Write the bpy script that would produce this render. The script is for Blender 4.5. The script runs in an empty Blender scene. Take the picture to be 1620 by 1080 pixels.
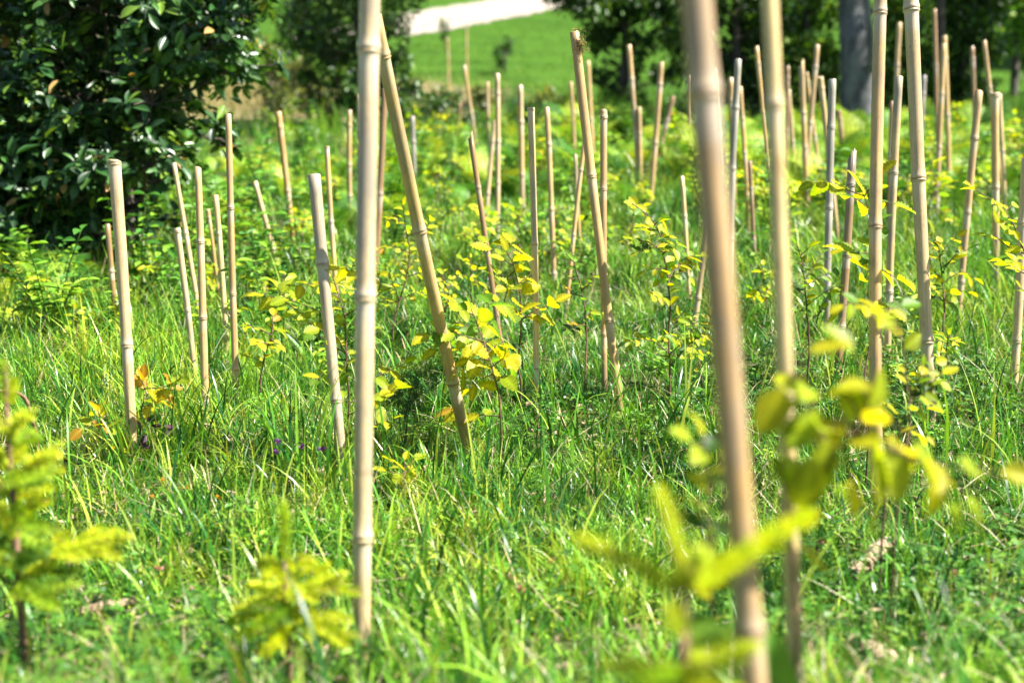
import bpy, math, random
import numpy as np
from mathutils import Vector, Matrix, Quaternion

# ------------------------------------------------------------------ camera, sky, sun, exposure
R = math.radians
sc = bpy.context.scene
COL = sc.collection
PW, PH, FPX = 1620.0, 1080.0, 2250.0
HORIZON_ROW = 10.0
PITCH = math.atan((540.0 - HORIZON_ROW) / FPX)
CAM = np.array([0.0, 0.0, 0.915])
cd = bpy.data.cameras.new('camera'); cam = bpy.data.objects.new('camera', cd); COL.objects.link(cam)
cam.location = CAM; cam.rotation_euler = (math.pi / 2 - PITCH, 0, 0)
cd.sensor_width = 36.0; cd.lens = 50.0; cd.clip_start = 0.05; cd.clip_end = 2000
cd.dof.use_dof = True; cd.dof.focus_distance = 3.1; cd.dof.aperture_fstop = 3.0; cd.dof.aperture_blades = 9
sc.camera = cam

SUN_EL, SUN_AZ = R(54), R(91)          # azimuth clockwise from +Y: the sun stands to the right, a little behind the camera
S = Vector((math.sin(SUN_AZ) * math.cos(SUN_EL), math.cos(SUN_AZ) * math.cos(SUN_EL), math.sin(SUN_EL)))
sl = bpy.data.lights.new('sun', 'SUN'); sl.energy = 5.0; sl.angle = R(0.53); sl.color = (1.0, 0.95, 0.87)
so = bpy.data.objects.new('sun', sl); COL.objects.link(so); so.location = (6, -2, 12)
so.rotation_euler = S.to_track_quat('Z', 'Y').to_euler()
wd = bpy.data.worlds.new('World'); sc.world = wd; wd.use_nodes = True
wn = wd.node_tree; wn.nodes.clear()
sky = wn.nodes.new('ShaderNodeTexSky'); sky.sky_type = 'NISHITA'; sky.sun_disc = False
sky.sun_elevation = SUN_EL; sky.sun_rotation = SUN_AZ
bg = wn.nodes.new('ShaderNodeBackground'); bg.inputs['Strength'].default_value = 0.05
wo = wn.nodes.new('ShaderNodeOutputWorld')
wn.links.new(sky.outputs[0], bg.inputs[0]); wn.links.new(bg.outputs[0], wo.inputs[0])
sc.view_settings.view_transform = 'Standard'; sc.view_settings.look = 'None'
sc.view_settings.exposure = 1.83; sc.view_settings.gamma = 1.0
sc.cycles.max_bounces = 6; sc.cycles.diffuse_bounces = 2; sc.cycles.glossy_bounces = 2
sc.cycles.transmission_bounces = 4; sc.cycles.transparent_max_bounces = 4
sc.cycles.use_denoising = True

rng = np.random.default_rng(7)
random.seed(7)

# ------------------------------------------------------------------ terrain and projection
def sstep(t):
    t = np.clip(t, 0, 1); return t * t * (3 - 2 * t)
def G(x, y):
    x = np.asarray(x, float); y = np.asarray(y, float)
    z = 0.24 * np.clip(2.1 - np.clip(y, .5, None), 0, None) ** 1.5
    z = z + 0.012 * np.sin(x * 2.1 + 0.7) * np.sin(y * 1.7 + 0.4) + 0.006 * np.sin(x * 6.3 + y * 4.1)
    far = np.clip(y - 15.0, 0, 30.0)
    z = z + 0.00185 * far ** 2 + 0.111 * np.clip(y - 45.0, 0, None)
    return z
CANOPY = 0.045
_cp, _sp = math.cos(PITCH), math.sin(PITCH)
FWD = np.array([0, _cp, -_sp]); UP = np.array([0, _sp, _cp]); RT = np.array([1.0, 0, 0])
def ray(px, py):
    return FWD + (px - 810.0) / FPX * RT + (540.0 - py) / FPX * UP
def at(px, py, d):
    return CAM + ray(px, py) * d
def hit(px, py, lift=CANOPY):
    r = ray(px, py); t = 0.8
    while t < 400:
        p = CAM + r * t
        if p[2] < G(p[0], p[1]) + lift:
            a, b = t / 1.02, t
            for _ in range(30):
                m = (a + b) / 2; q = CAM + r * m
                if q[2] < G(q[0], q[1]) + lift: b = m
                else: a = m
            return CAM + r * b, b
        t *= 1.02
    return CAM + r * 60, 60.0
def ground(x, y): return np.array([x, y, float(G(x, y))])

# ------------------------------------------------------------------ materials
def new_mat(name):
    m = bpy.data.materials.new(name); m.use_nodes = True; nt = m.node_tree; nt.nodes.clear()
    return m, nt, nt.nodes, nt.links
def N(nodes, t, **kw):
    n = nodes.new(t)
    for k, v in kw.items():
        if k in n.inputs: n.inputs[k].default_value = v
        else: setattr(n, k, v)
    return n
def leaf_mat(name, trans=0.45, rough=0.4, spec=0.5, tint=(1.25, 1.15, 0.5), noise=60.0, amount=0.25):
    m, nt, n, l = new_mat(name)
    at_ = N(n, 'ShaderNodeAttribute', attribute_name='Col')
    tc = N(n, 'ShaderNodeTexCoord'); nz = N(n, 'ShaderNodeTexNoise', Scale=noise, Detail=3.0)
    l.new(tc.outputs['Object'], nz.inputs['Vector'])
    mr = N(n, 'ShaderNodeMapRange'); mr.inputs[1].default_value = .3; mr.inputs[2].default_value = .7
    mr.inputs[3].default_value = 1 - amount; mr.inputs[4].default_value = 1 + amount
    l.new(nz.outputs[0], mr.inputs[0])
    mx = N(n, 'ShaderNodeVectorMath', operation='SCALE')
    l.new(at_.outputs['Color'], mx.inputs[0]); l.new(mr.outputs[0], mx.inputs['Scale'])
    p = N(n, 'ShaderNodeBsdfPrincipled', Roughness=rough); p.inputs['Specular IOR Level'].default_value = spec
    l.new(mx.outputs[0], p.inputs['Base Color'])
    tv = N(n, 'ShaderNodeVectorMath', operation='MULTIPLY'); tv.inputs[1].default_value = tint
    l.new(mx.outputs[0], tv.inputs[0])
    t = N(n, 'ShaderNodeBsdfTranslucent'); l.new(tv.outputs[0], t.inputs['Color'])
    s = N(n, 'ShaderNodeMixShader'); s.inputs[0].default_value = trans
    l.new(p.outputs[0], s.inputs[1]); l.new(t.outputs[0], s.inputs[2])
    o = N(n, 'ShaderNodeOutputMaterial'); l.new(s.outputs[0], o.inputs[0])
    return m
M = {}
M['grass'] = leaf_mat('grass_blade', .27, .33, .32, (1.25, 1.15, .45), 25, .2)
M['beech'] = leaf_mat('beech_leaf', .58, .46, .3, (1.3, 1.3, .3), 90, .12)
M['spruce'] = leaf_mat('spruce_needle', .5, .5, .3, (1.15, 1.15, .4), 60, .15)
M['fern'] = leaf_mat('fern_frond', .34, .5, .3, (1.2, 1.1, .5), 30, .25)
M['gloss'] = leaf_mat('glossy_leaf', .26, .34, .5, (1.4, 1.4, .4), 40, .25)
M['tree'] = leaf_mat('tree_leaf', .35, .42, .45, (1.3, 1.2, .4), 8, .3)
M['weed'] = leaf_mat('weed_leaf', .3, .45, .3, (1.2, 1.1, .5), 60, .2)
M['straw'] = leaf_mat('dry_straw', .25, .6, .3, (1.1, 1.0, .8), 60, .25)

def bark_mat(name, c0, c1, scale=(40, 40, 10), bump=.4, rough=.8):
    m, nt, n, l = new_mat(name)
    tc = N(n, 'ShaderNodeTexCoord'); mp = N(n, 'ShaderNodeMapping'); mp.inputs['Scale'].default_value = scale
    nz = N(n, 'ShaderNodeTexNoise', Scale=1.0, Detail=6.0, Roughness=.65)
    l.new(tc.outputs['Object'], mp.inputs[0]); l.new(mp.outputs[0], nz.inputs['Vector'])
    cr = N(n, 'ShaderNodeValToRGB'); cr.color_ramp.elements[0].position = .35; cr.color_ramp.elements[1].position = .65
    cr.color_ramp.elements[0].color = (*c0, 1); cr.color_ramp.elements[1].color = (*c1, 1)
    l.new(nz.outputs[0], cr.inputs[0])
    p = N(n, 'ShaderNodeBsdfPrincipled', Roughness=rough); l.new(cr.outputs[0], p.inputs['Base Color'])
    b = N(n, 'ShaderNodeBump', Strength=bump, Distance=.01); l.new(nz.outputs[0], b.inputs['Height']); l.new(b.outputs[0], p.inputs['Normal'])
    o = N(n, 'ShaderNodeOutputMaterial'); l.new(p.outputs[0], o.inputs[0])
    return m
M['stem'] = bark_mat('sapling_bark', (.06, .032, .018), (.16, .085, .045), (250, 250, 80))
M['bark'] = bark_mat('dark_bark', (.035, .028, .02), (.10, .08, .06), (25, 25, 6))
M['grey_bark'] = bark_mat('smooth_grey_bark', (.05, .053, .055), (.18, .185, .185), (9, 9, 4), 1.0)
M['twig'] = bark_mat('dead_twig_bark', (.10, .05, .03), (.28, .16, .10), (120, 120, 60))
M['wood'] = bark_mat('weathered_wood', (.20, .135, .08), (.46, .34, .22), (60, 60, 14), .3)

def cane_mat():
    m, nt, n, l = new_mat('bamboo_culm')
    oi = N(n, 'ShaderNodeObjectInfo'); tc = N(n, 'ShaderNodeTexCoord')
    off = N(n, 'ShaderNodeVectorMath', operation='ADD'); rs = N(n, 'ShaderNodeMath', operation='MULTIPLY'); rs.inputs[1].default_value = 37.0
    l.new(oi.outputs['Random'], rs.inputs[0]); l.new(tc.outputs['Object'], off.inputs[0]); l.new(rs.outputs[0], off.inputs[1])
    def noise(scale, detail, rough=.6):
        mp = N(n, 'ShaderNodeMapping'); mp.inputs['Scale'].default_value = scale
        z = N(n, 'ShaderNodeTexNoise', Scale=1.0, Detail=detail, Roughness=rough)
        l.new(off.outputs[0], mp.inputs[0]); l.new(mp.outputs[0], z.inputs['Vector']); return z
    def rng_(src, a, b, lo, hi):
        r_ = N(n, 'ShaderNodeMapRange'); r_.inputs[1].default_value = a; r_.inputs[2].default_value = b
        r_.inputs[3].default_value = lo; r_.inputs[4].default_value = hi; l.new(src, r_.inputs[0]); return r_.outputs[0]
    streak = noise((420, 420, 5), 4); mottle = noise((38, 38, 11), 5, .7); spot = noise((300, 300, 170), 3, .6); blotch = noise((60, 60, 26), 4, .6)
    fac = N(n, 'ShaderNodeMath', operation='MULTIPLY'); l.new(rng_(streak.outputs[0], .3, .7, .72, 1.2), fac.inputs[0]); l.new(rng_(mottle.outputs[0], .3, .7, .74, 1.16), fac.inputs[1])
    base = N(n, 'ShaderNodeVectorMath', operation='SCALE'); l.new(oi.outputs['Color'], base.inputs[0]); l.new(fac.outputs[0], base.inputs['Scale'])
    m1 = N(n, 'ShaderNodeMix', data_type='RGBA'); l.new(rng_(blotch.outputs[0], .58, .74, 0, .6), m1.inputs[0]); l.new(base.outputs[0], m1.inputs[6]); m1.inputs[7].default_value = (.33, .18, .07, 1)
    m2 = N(n, 'ShaderNodeMix', data_type='RGBA'); l.new(rng_(spot.outputs[0], .63, .70, 0, .75), m2.inputs[0]); l.new(m1.outputs[2], m2.inputs[6]); m2.inputs[7].default_value = (.16, .10, .06, 1)
    grey = noise((16, 16, 6), 4, .65); mg = N(n, 'ShaderNodeMix', data_type='RGBA'); gf = N(n, 'ShaderNodeMath', operation='MULTIPLY'); l.new(rng_(grey.outputs[0], .48, .66, 0, .95), gf.inputs[0]); l.new(oi.outputs['Random'], gf.inputs[1]); l.new(gf.outputs[0], mg.inputs[0]); l.new(m2.outputs[2], mg.inputs[6]); mg.inputs[7].default_value = (.235, .21, .175, 1); m2 = mg
    sz = N(n, 'ShaderNodeSeparateXYZ'); l.new(tc.outputs['Object'], sz.inputs[0]); dz = N(n, 'ShaderNodeMath', operation='MULTIPLY_ADD'); dz.inputs[1].default_value = .22; l.new(mottle.outputs[0], dz.inputs[0]); l.new(sz.outputs[2], dz.inputs[2])
    ms = N(n, 'ShaderNodeMix', data_type='RGBA'); l.new(rng_(dz.outputs[0], .36, .22, 0, .6), ms.inputs[0]); l.new(m2.outputs[2], ms.inputs[6]); ms.inputs[7].default_value = (.16, .115, .06, 1); m2 = ms   # soil and damp staining near the buried end
    nd = N(n, 'ShaderNodeAttribute', attribute_name='Col')
    sep = N(n, 'ShaderNodeSeparateColor'); l.new(nd.outputs['Color'], sep.inputs[0])
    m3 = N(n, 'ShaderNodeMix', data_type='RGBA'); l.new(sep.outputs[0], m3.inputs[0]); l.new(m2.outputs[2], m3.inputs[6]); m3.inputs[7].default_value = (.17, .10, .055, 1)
    m4 = N(n, 'ShaderNodeMix', data_type='RGBA'); l.new(sep.outputs[1], m4.inputs[0]); l.new(m3.outputs[2], m4.inputs[6]); m4.inputs[7].default_value = (.58, .51, .42, 1)
    p = N(n, 'ShaderNodeBsdfPrincipled', Roughness=.36); p.inputs['Specular IOR Level'].default_value = .45
    l.new(m4.outputs[2], p.inputs['Base Color'])
    b = N(n, 'ShaderNodeBump', Strength=.18, Distance=.002); l.new(streak.outputs[0], b.inputs['Height']); l.new(b.outputs[0], p.inputs['Normal'])
    o = N(n, 'ShaderNodeOutputMaterial'); l.new(p.outputs[0], o.inputs[0]); return m
M['cane'] = cane_mat()

def ground_mat():
    m, nt, n, l = new_mat('meadow_ground')
    g = N(n, 'ShaderNodeNewGeometry'); sx = N(n, 'ShaderNodeSeparateXYZ'); l.new(g.outputs['Position'], sx.inputs[0])
    n1 = N(n, 'ShaderNodeTexNoise', Scale=14.0, Detail=6.0, Roughness=.7); l.new(g.outputs['Position'], n1.inputs['Vector'])
    n2 = N(n, 'ShaderNodeTexNoise', Scale=.9, Detail=5.0, Roughness=.6); l.new(g.outputs['Position'], n2.inputs['Vector'])
    soil = N(n, 'ShaderNodeValToRGB'); e = soil.color_ramp.elements; e[0].color = (.035, .026, .014, 1); e[1].color = (.17, .13, .07, 1); e[0].position = .3; e[1].position = .75
    e2 = soil.color_ramp.elements.new(.55); e2.color = (.06, .085, .022, 1)
    l.new(n1.outputs[0], soil.inputs[0])
    lawn = N(n, 'ShaderNodeValToRGB'); e = lawn.color_ramp.elements; e[0].color = (.028, .075, .008, 1); e[1].color = (.06, .135, .014, 1); e[0].position = .32; e[1].position = .68
    l.new(n2.outputs[0], lawn.inputs[0])
    def mr(src, a, b):
        r_ = N(n, 'ShaderNodeMapRange', interpolation_type='SMOOTHSTEP'); r_.inputs[1].default_value = a; r_.inputs[2].default_value = b; l.new(src, r_.inputs[0]); return r_.outputs[0]
    mx = N(n, 'ShaderNodeMix', data_type='RGBA'); l.new(mr(sx.outputs[1], 11.5, 14.5), mx.inputs[0]); l.new(soil.outputs[0], mx.inputs[6]); l.new(lawn.outputs[0], mx.inputs[7])
    # a bank of bleached dry grass beside the dark bush
    a = N(n, 'ShaderNodeVectorMath', operation='SUBTRACT'); a.inputs[1].default_value = (-2.4, 14.3, 0); l.new(g.outputs['Position'], a.inputs[0])
    s_ = N(n, 'ShaderNodeVectorMath', operation='MULTIPLY'); s_.inputs[1].default_value = (.36, .24, 0); l.new(a.outputs[0], s_.inputs[0])
    ln = N(n, 'ShaderNodeVectorMath', operation='LENGTH'); l.new(s_.outputs[0], ln.inputs[0])
    ad = N(n, 'ShaderNodeMath', operation='MULTIPLY_ADD'); ad.inputs[1].default_value = .9; l.new(n2.outputs[0], ad.inputs[0]); l.new(ln.outputs['Value'], ad.inputs[2])
    m2 = N(n, 'ShaderNodeMix', data_type='RGBA'); l.new(mr(ad.outputs[0], 1.45, 1.1), m2.inputs[0]); l.new(mx.outputs[2], m2.inputs[6]); m2.inputs[7].default_value = (.25, .195, .105, 1)
    p = N(n, 'ShaderNodeBsdfPrincipled', Roughness=.95); p.inputs['Specular IOR Level'].default_value = .05; l.new(m2.outputs[2], p.inputs['Base Color'])
    b = N(n, 'ShaderNodeBump', Strength=.5, Distance=.03); l.new(n1.outputs[0], b.inputs['Height']); l.new(b.outputs[0], p.inputs['Normal'])
    o = N(n, 'ShaderNodeOutputMaterial'); l.new(p.outputs[0], o.inputs[0]); return m
M['ground'] = ground_mat()
def path_mat():
    m, nt, n, l = new_mat('pale_gravel')
    g = N(n, 'ShaderNodeNewGeometry'); n1 = N(n, 'ShaderNodeTexNoise', Scale=3.0, Detail=8.0, Roughness=.7); l.new(g.outputs['Position'], n1.inputs['Vector'])
    cr = N(n, 'ShaderNodeValToRGB'); e = cr.color_ramp.elements; e[0].color = (.22, .185, .15, 1); e[1].color = (.40, .345, .285, 1); e[0].position = .3; e[1].position = .7
    l.new(n1.outputs[0], cr.inputs[0]); p = N(n, 'ShaderNodeBsdfPrincipled', Roughness=.95); l.new(cr.outputs[0], p.inputs['Base Color'])
    o = N(n, 'ShaderNodeOutputMaterial'); l.new(p.outputs[0], o.inputs[0]); return m
M['path'] = path_mat()

# ------------------------------------------------------------------ mesh helpers
class Bag:
    """collects vertices, quads, triangles and vertex colours; becomes ONE mesh object"""
    def __init__(s): s.v = []; s.q = []; s.t = []; s.c = []; s.n = 0
    def add(s, v, q=None, t=None, c=(1, 1, 1)):
        v = np.asarray(v, np.float32).reshape(-1, 3)
        s.v.append(v)
        c = np.asarray(c, np.float32)
        s.c.append(np.broadcast_to(c, (len(v), 3)) if c.ndim == 1 else c)
        if q is not None and len(q): s.q.append(np.asarray(q, np.int64).reshape(-1, 4) + s.n)
        if t is not None and len(t): s.t.append(np.asarray(t, np.int64).reshape(-1, 3) + s.n)
        s.n += len(v)
    def mesh(s, name, mat, smooth=True, origin=None, rot=None):
        v = np.concatenate(s.v).astype(np.float32)
        if origin is not None: v = v - np.asarray(origin, np.float32)
        if rot is not None: v = v @ np.asarray(rot, np.float32)
        q = np.concatenate(s.q) if s.q else np.zeros((0, 4), np.int64)
        t = np.concatenate(s.t) if s.t else np.zeros((0, 3), np.int64)
        me = bpy.data.meshes.new(name)
        me.vertices.add(len(v)); me.vertices.foreach_set('co', v.ravel())
        li = np.concatenate([q.ravel(), t.ravel()]).astype(np.int32)
        me.loops.add(len(li)); me.loops.foreach_set('vertex_index', li)
        npoly = len(q) + len(t); me.polygons.add(npoly)
        ls = np.concatenate([np.arange(len(q)) * 4, len(q) * 4 + np.arange(len(t)) * 3]).astype(np.int32)
        me.polygons.foreach_set('loop_start', ls)
        me.polygons.foreach_set('use_smooth', np.full(npoly, smooth, bool))
        me.update(calc_edges=True)
        a = me.attributes.new('Col', 'FLOAT_COLOR', 'POINT')
        c = np.ones((len(v), 4), np.float32); c[:, :3] = np.concatenate(s.c); a.data.foreach_set('color', c.ravel())
        me.materials.append(mat)
        return me
    def obj(s, name, mat, parent=None, smooth=True, origin=None, loc=None):
        o = bpy.data.objects.new(name, s.mesh(name, mat, smooth, origin)); COL.objects.link(o)
        if parent is not None: o.parent = parent
        elif origin is not None: o.location = origin
        return o
def tag(o, label=None, cat=None, group=None, kind=None):
    if label: o['label'] = label
    if cat: o['category'] = cat
    if group: o['group'] = group
    if kind: o['kind'] = kind
    return o
def empty(name, loc, label, cat, group=None):
    o = bpy.data.objects.new(name, None); o.empty_display_size = .05; COL.objects.link(o); o.location = loc
    return tag(o, label, cat, group)
def copy_tree(o, parent=None):
    c = o.copy(); COL.objects.link(c)
    if parent is not None: c.parent = parent
    for ch in list(o.children): copy_tree(ch, c)
    return c

def frames(P):
    P = np.asarray(P, float); T = np.gradient(P, axis=0); T /= np.linalg.norm(T, axis=1)[:, None] + 1e-9
    u = np.cross(T[0], [0, 0, 1.0]); u = u if np.linalg.norm(u) > .05 else np.cross(T[0], [1.0, 0, 0]); u /= np.linalg.norm(u)
    U = [];
    for t in T:
        u = u - t * np.dot(u, t); u /= np.linalg.norm(u) + 1e-9; U.append(u)
    U = np.array(U); return T, U, np.cross(T, U)
def tube(bag, P, rad, n=6, c=(1, 1, 1)):
    P = np.asarray(P, float); K = len(P); rad = np.broadcast_to(np.asarray(rad, float), (K,))
    T, U, V = frames(P); a = np.linspace(0, 2 * math.pi, n, endpoint=False)
    v = P[:, None] + rad[:, None, None] * (np.cos(a)[None, :, None] * U[:, None] + np.sin(a)[None, :, None] * V[:, None])
    i, j = np.meshgrid(np.arange(K - 1), np.arange(n), indexing='ij'); i = i.ravel(); j = j.ravel(); k = (j + 1) % n
    q = np.stack([i * n + j, i * n + k, (i + 1) * n + k, (i + 1) * n + j], 1)
    vv = np.concatenate([v.reshape(-1, 3), P[-1:] + T[-1:] * rad[-1]])
    t = np.stack([(K - 1) * n + np.arange(n), (K - 1) * n + (np.arange(n) + 1) % n, np.full(n, K * n)], 1)
    bag.add(vv, q, t, c)
def smooth_path(pts, n=24):
    pts = np.asarray(pts, float)
    if len(pts) == 2: return pts[0] + (pts[1] - pts[0]) * np.linspace(0, 1, n)[:, None]
    P = np.vstack([2 * pts[0] - pts[1], pts, 2 * pts[-1] - pts[-2]]); out = []
    seg = len(pts) - 1; per = max(2, n // seg)
    for i in range(seg):
        p0, p1, p2, p3 = P[i:i + 4]
        for t in np.linspace(0, 1, per, endpoint=(i == seg - 1)):
            out.append(.5 * (2 * p1 + (p2 - p0) * t + (2 * p0 - 5 * p1 + 4 * p2 - p3) * t * t + (3 * p1 - p0 - 3 * p2 + p3) * t ** 3))
    return np.array(out)

def leaf_template(rows=15, veins=7, width=.31, pleat=.040, fold=.08, droop=.16, serr=.03, peak=.42):
    t = np.linspace(0, 1, rows); w = width * np.sin(math.pi * t ** (math.log(.5) / math.log(peak))) ** .75
    w[0] = .012; w[-1] = .006
    V = []; mid = []
    for i in range(rows):
        for c in (-1, -.5, 0, .5, 1):
            ph = math.pi * (rows - 1) / 2 * 2 * (t[i] + .0) / 2 * 2
            wob = 1 + serr * (1 if i % 2 else -1) * (abs(c) == 1)
            z = pleat * (1 if i % 2 else -1) * abs(c) + fold * abs(c) * w[i] / width - droop * t[i] ** 2
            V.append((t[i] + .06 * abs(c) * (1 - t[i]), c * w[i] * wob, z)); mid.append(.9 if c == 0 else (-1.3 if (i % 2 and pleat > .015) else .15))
    q = [(i * 5 + j, i * 5 + j + 1, (i + 1) * 5 + j + 1, (i + 1) * 5 + j) for i in range(rows - 1) for j in range(4)]
    return np.array(V), np.array(q), np.array(mid)
BEECH = leaf_template(); BEECH_LOW = leaf_template(6, pleat=.01, serr=0)
OVAL = leaf_template(5, width=.24, pleat=0, serr=0, fold=.12, droop=.12, peak=.55)
def simple_leaf(width=.3):
    V = np.array([(0, 0, 0), (.45, width, .05), (.5, 0, -.03), (.45, -width, .05), (1, 0, -.12)])
    return V, np.zeros((0, 4), int), np.array([(0, 2, 1), (0, 3, 2), (1, 2, 4), (2, 3, 4)]), None
def put_leaves(bag, tmpl, P, D, Nn, L, C, cup=None):
    """instances of a leaf template: base points P, directions D, normals Nn, lengths L, colours C"""
    V, q, mid = tmpl; P = np.asarray(P, float); K = len(P)
    if K == 0: return
    D = np.asarray(D, float); D = D / (np.linalg.norm(D, axis=1)[:, None] + 1e-9)
    Nn = np.asarray(Nn, float); Nn = Nn - D * (Nn * D).sum(1)[:, None]; Nn /= np.linalg.norm(Nn, axis=1)[:, None] + 1e-9
    B = np.cross(Nn, D); L = np.asarray(L, float)
    VV = np.broadcast_to(V, (K,) + V.shape).copy()
    VV[:, :, 2] += rng.normal(0, .10, (K, 1)) * V[None, :, 0] ** 2 + rng.normal(0, .12, (K, 1)) * np.abs(V[None, :, 1]) + rng.normal(0, .15, (K, 1)) * V[None, :, 1] * V[None, :, 0]
    W = P[:, None] + L[:, None, None] * (VV[:, :, 0:1] * D[:, None] + VV[:, :, 1:2] * B[:, None] + VV[:, :, 2:3] * Nn[:, None])
    m = len(V); off = (np.arange(K) * m)[:, None, None]
    cc = np.repeat(np.asarray(C, float)[:, None], m, 1)
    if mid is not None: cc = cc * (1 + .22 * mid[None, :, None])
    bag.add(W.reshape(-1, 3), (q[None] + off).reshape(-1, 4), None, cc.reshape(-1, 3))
def put_tri(bag, tmpl, P, D, Nn, L, C):
    V, _, t, _ = tmpl; P = np.asarray(P, float); K = len(P)
    D = np.asarray(D, float); D = D / (np.linalg.norm(D, axis=1)[:, None] + 1e-9)
    Nn = np.asarray(Nn, float); Nn = Nn - D * (Nn * D).sum(1)[:, None]; Nn /= np.linalg.norm(Nn, axis=1)[:, None] + 1e-9
    B = np.cross(Nn, D); L = np.asarray(L, float)
    W = P[:, None] + L[:, None, None] * (V[None, :, 0:1] * D[:, None] + V[None, :, 1:2] * B[:, None] + V[None, :, 2:3] * Nn[:, None])
    m = len(V); off = (np.arange(K) * m)[:, None, None]
    bag.add(W.reshape(-1, 3), None, (t[None] + off).reshape(-1, 3), np.repeat(np.asarray(C, float)[:, None], m, 1).reshape(-1, 3))
def pick(cols, K, jit=.18, p=None):
    cols = np.asarray(cols, float); i = rng.choice(len(cols), K, p=p)
    return cols[i] * (1 + rng.uniform(-jit, jit, (K, 1))) * (1 + rng.uniform(-.06, .06, (K, 3)))

# ------------------------------------------------------------------ ground, lawn hill and path
def sheet(name, xs, ys, zf, mat):
    X, Y = np.meshgrid(xs, ys); Z = zf(X, Y); n = len(xs); b = Bag()
    i, j = np.meshgrid(np.arange(len(ys) - 1), np.arange(n - 1), indexing='ij'); i = i.ravel(); j = j.ravel()
    b.add(np.stack([X, Y, Z], -1).reshape(-1, 3), np.stack([i * n + j, i * n + j + 1, (i + 1) * n + j + 1, (i + 1) * n + j], 1))
    return b.obj(name, mat)
xs = np.concatenate([np.linspace(-160, -12, 20), np.linspace(-11.5, -3, 35), np.linspace(-2.9, 2.9, 90), np.linspace(3, 11.5, 35), np.linspace(12, 160, 20)])
ys = np.concatenate([np.linspace(-60, -2, 16), np.linspace(-1.5, 8, 150), np.linspace(8.2, 16, 40), np.linspace(16.5, 60, 60), np.linspace(62, 220, 24)])
tag(sheet('ground', xs, ys, G, M['ground']), 'rough green meadow sloping up to a mown lawn', 'ground', kind='structure')
lo = [(460, 67), (550, 63), (600, 60), (650, 58), (700, 50), (760, 39), (820, 27), (880, 17), (960, 6), (1060, -8)]
hi = [(460, 52), (550, 44), (600, 34), (650, 22), (700, 12), (760, 3), (820, -6), (880, -14), (960, -24), (1060, -34)]
LO = smooth_path([hit(x, y, 0)[0] for x, y in lo], 60); HI = smooth_path([hit(x, y, 0)[0] for x, y in hi], 60)
b = Bag(); rows = [LO + (HI - LO) * f for f in np.linspace(0, 1, 7)]
for k_, r_ in enumerate(rows): r_ += (rng.normal(0, .10, r_.shape) if k_ in (0, 6) else 0); r_[:, 2] = G(r_[:, 0], r_[:, 1]) + .02
n = len(LO); V = np.concatenate(rows)
i, j = np.meshgrid(np.arange(6), np.arange(n - 1), indexing='ij'); i = i.ravel(); j = j.ravel()
b.add(V, np.stack([i * n + j, i * n + j + 1, (i + 1) * n + j + 1, (i + 1) * n + j], 1))
tag(b.obj('path', M['path']), 'pale gravel path curving across the lawn', 'path', kind='structure')

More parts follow.
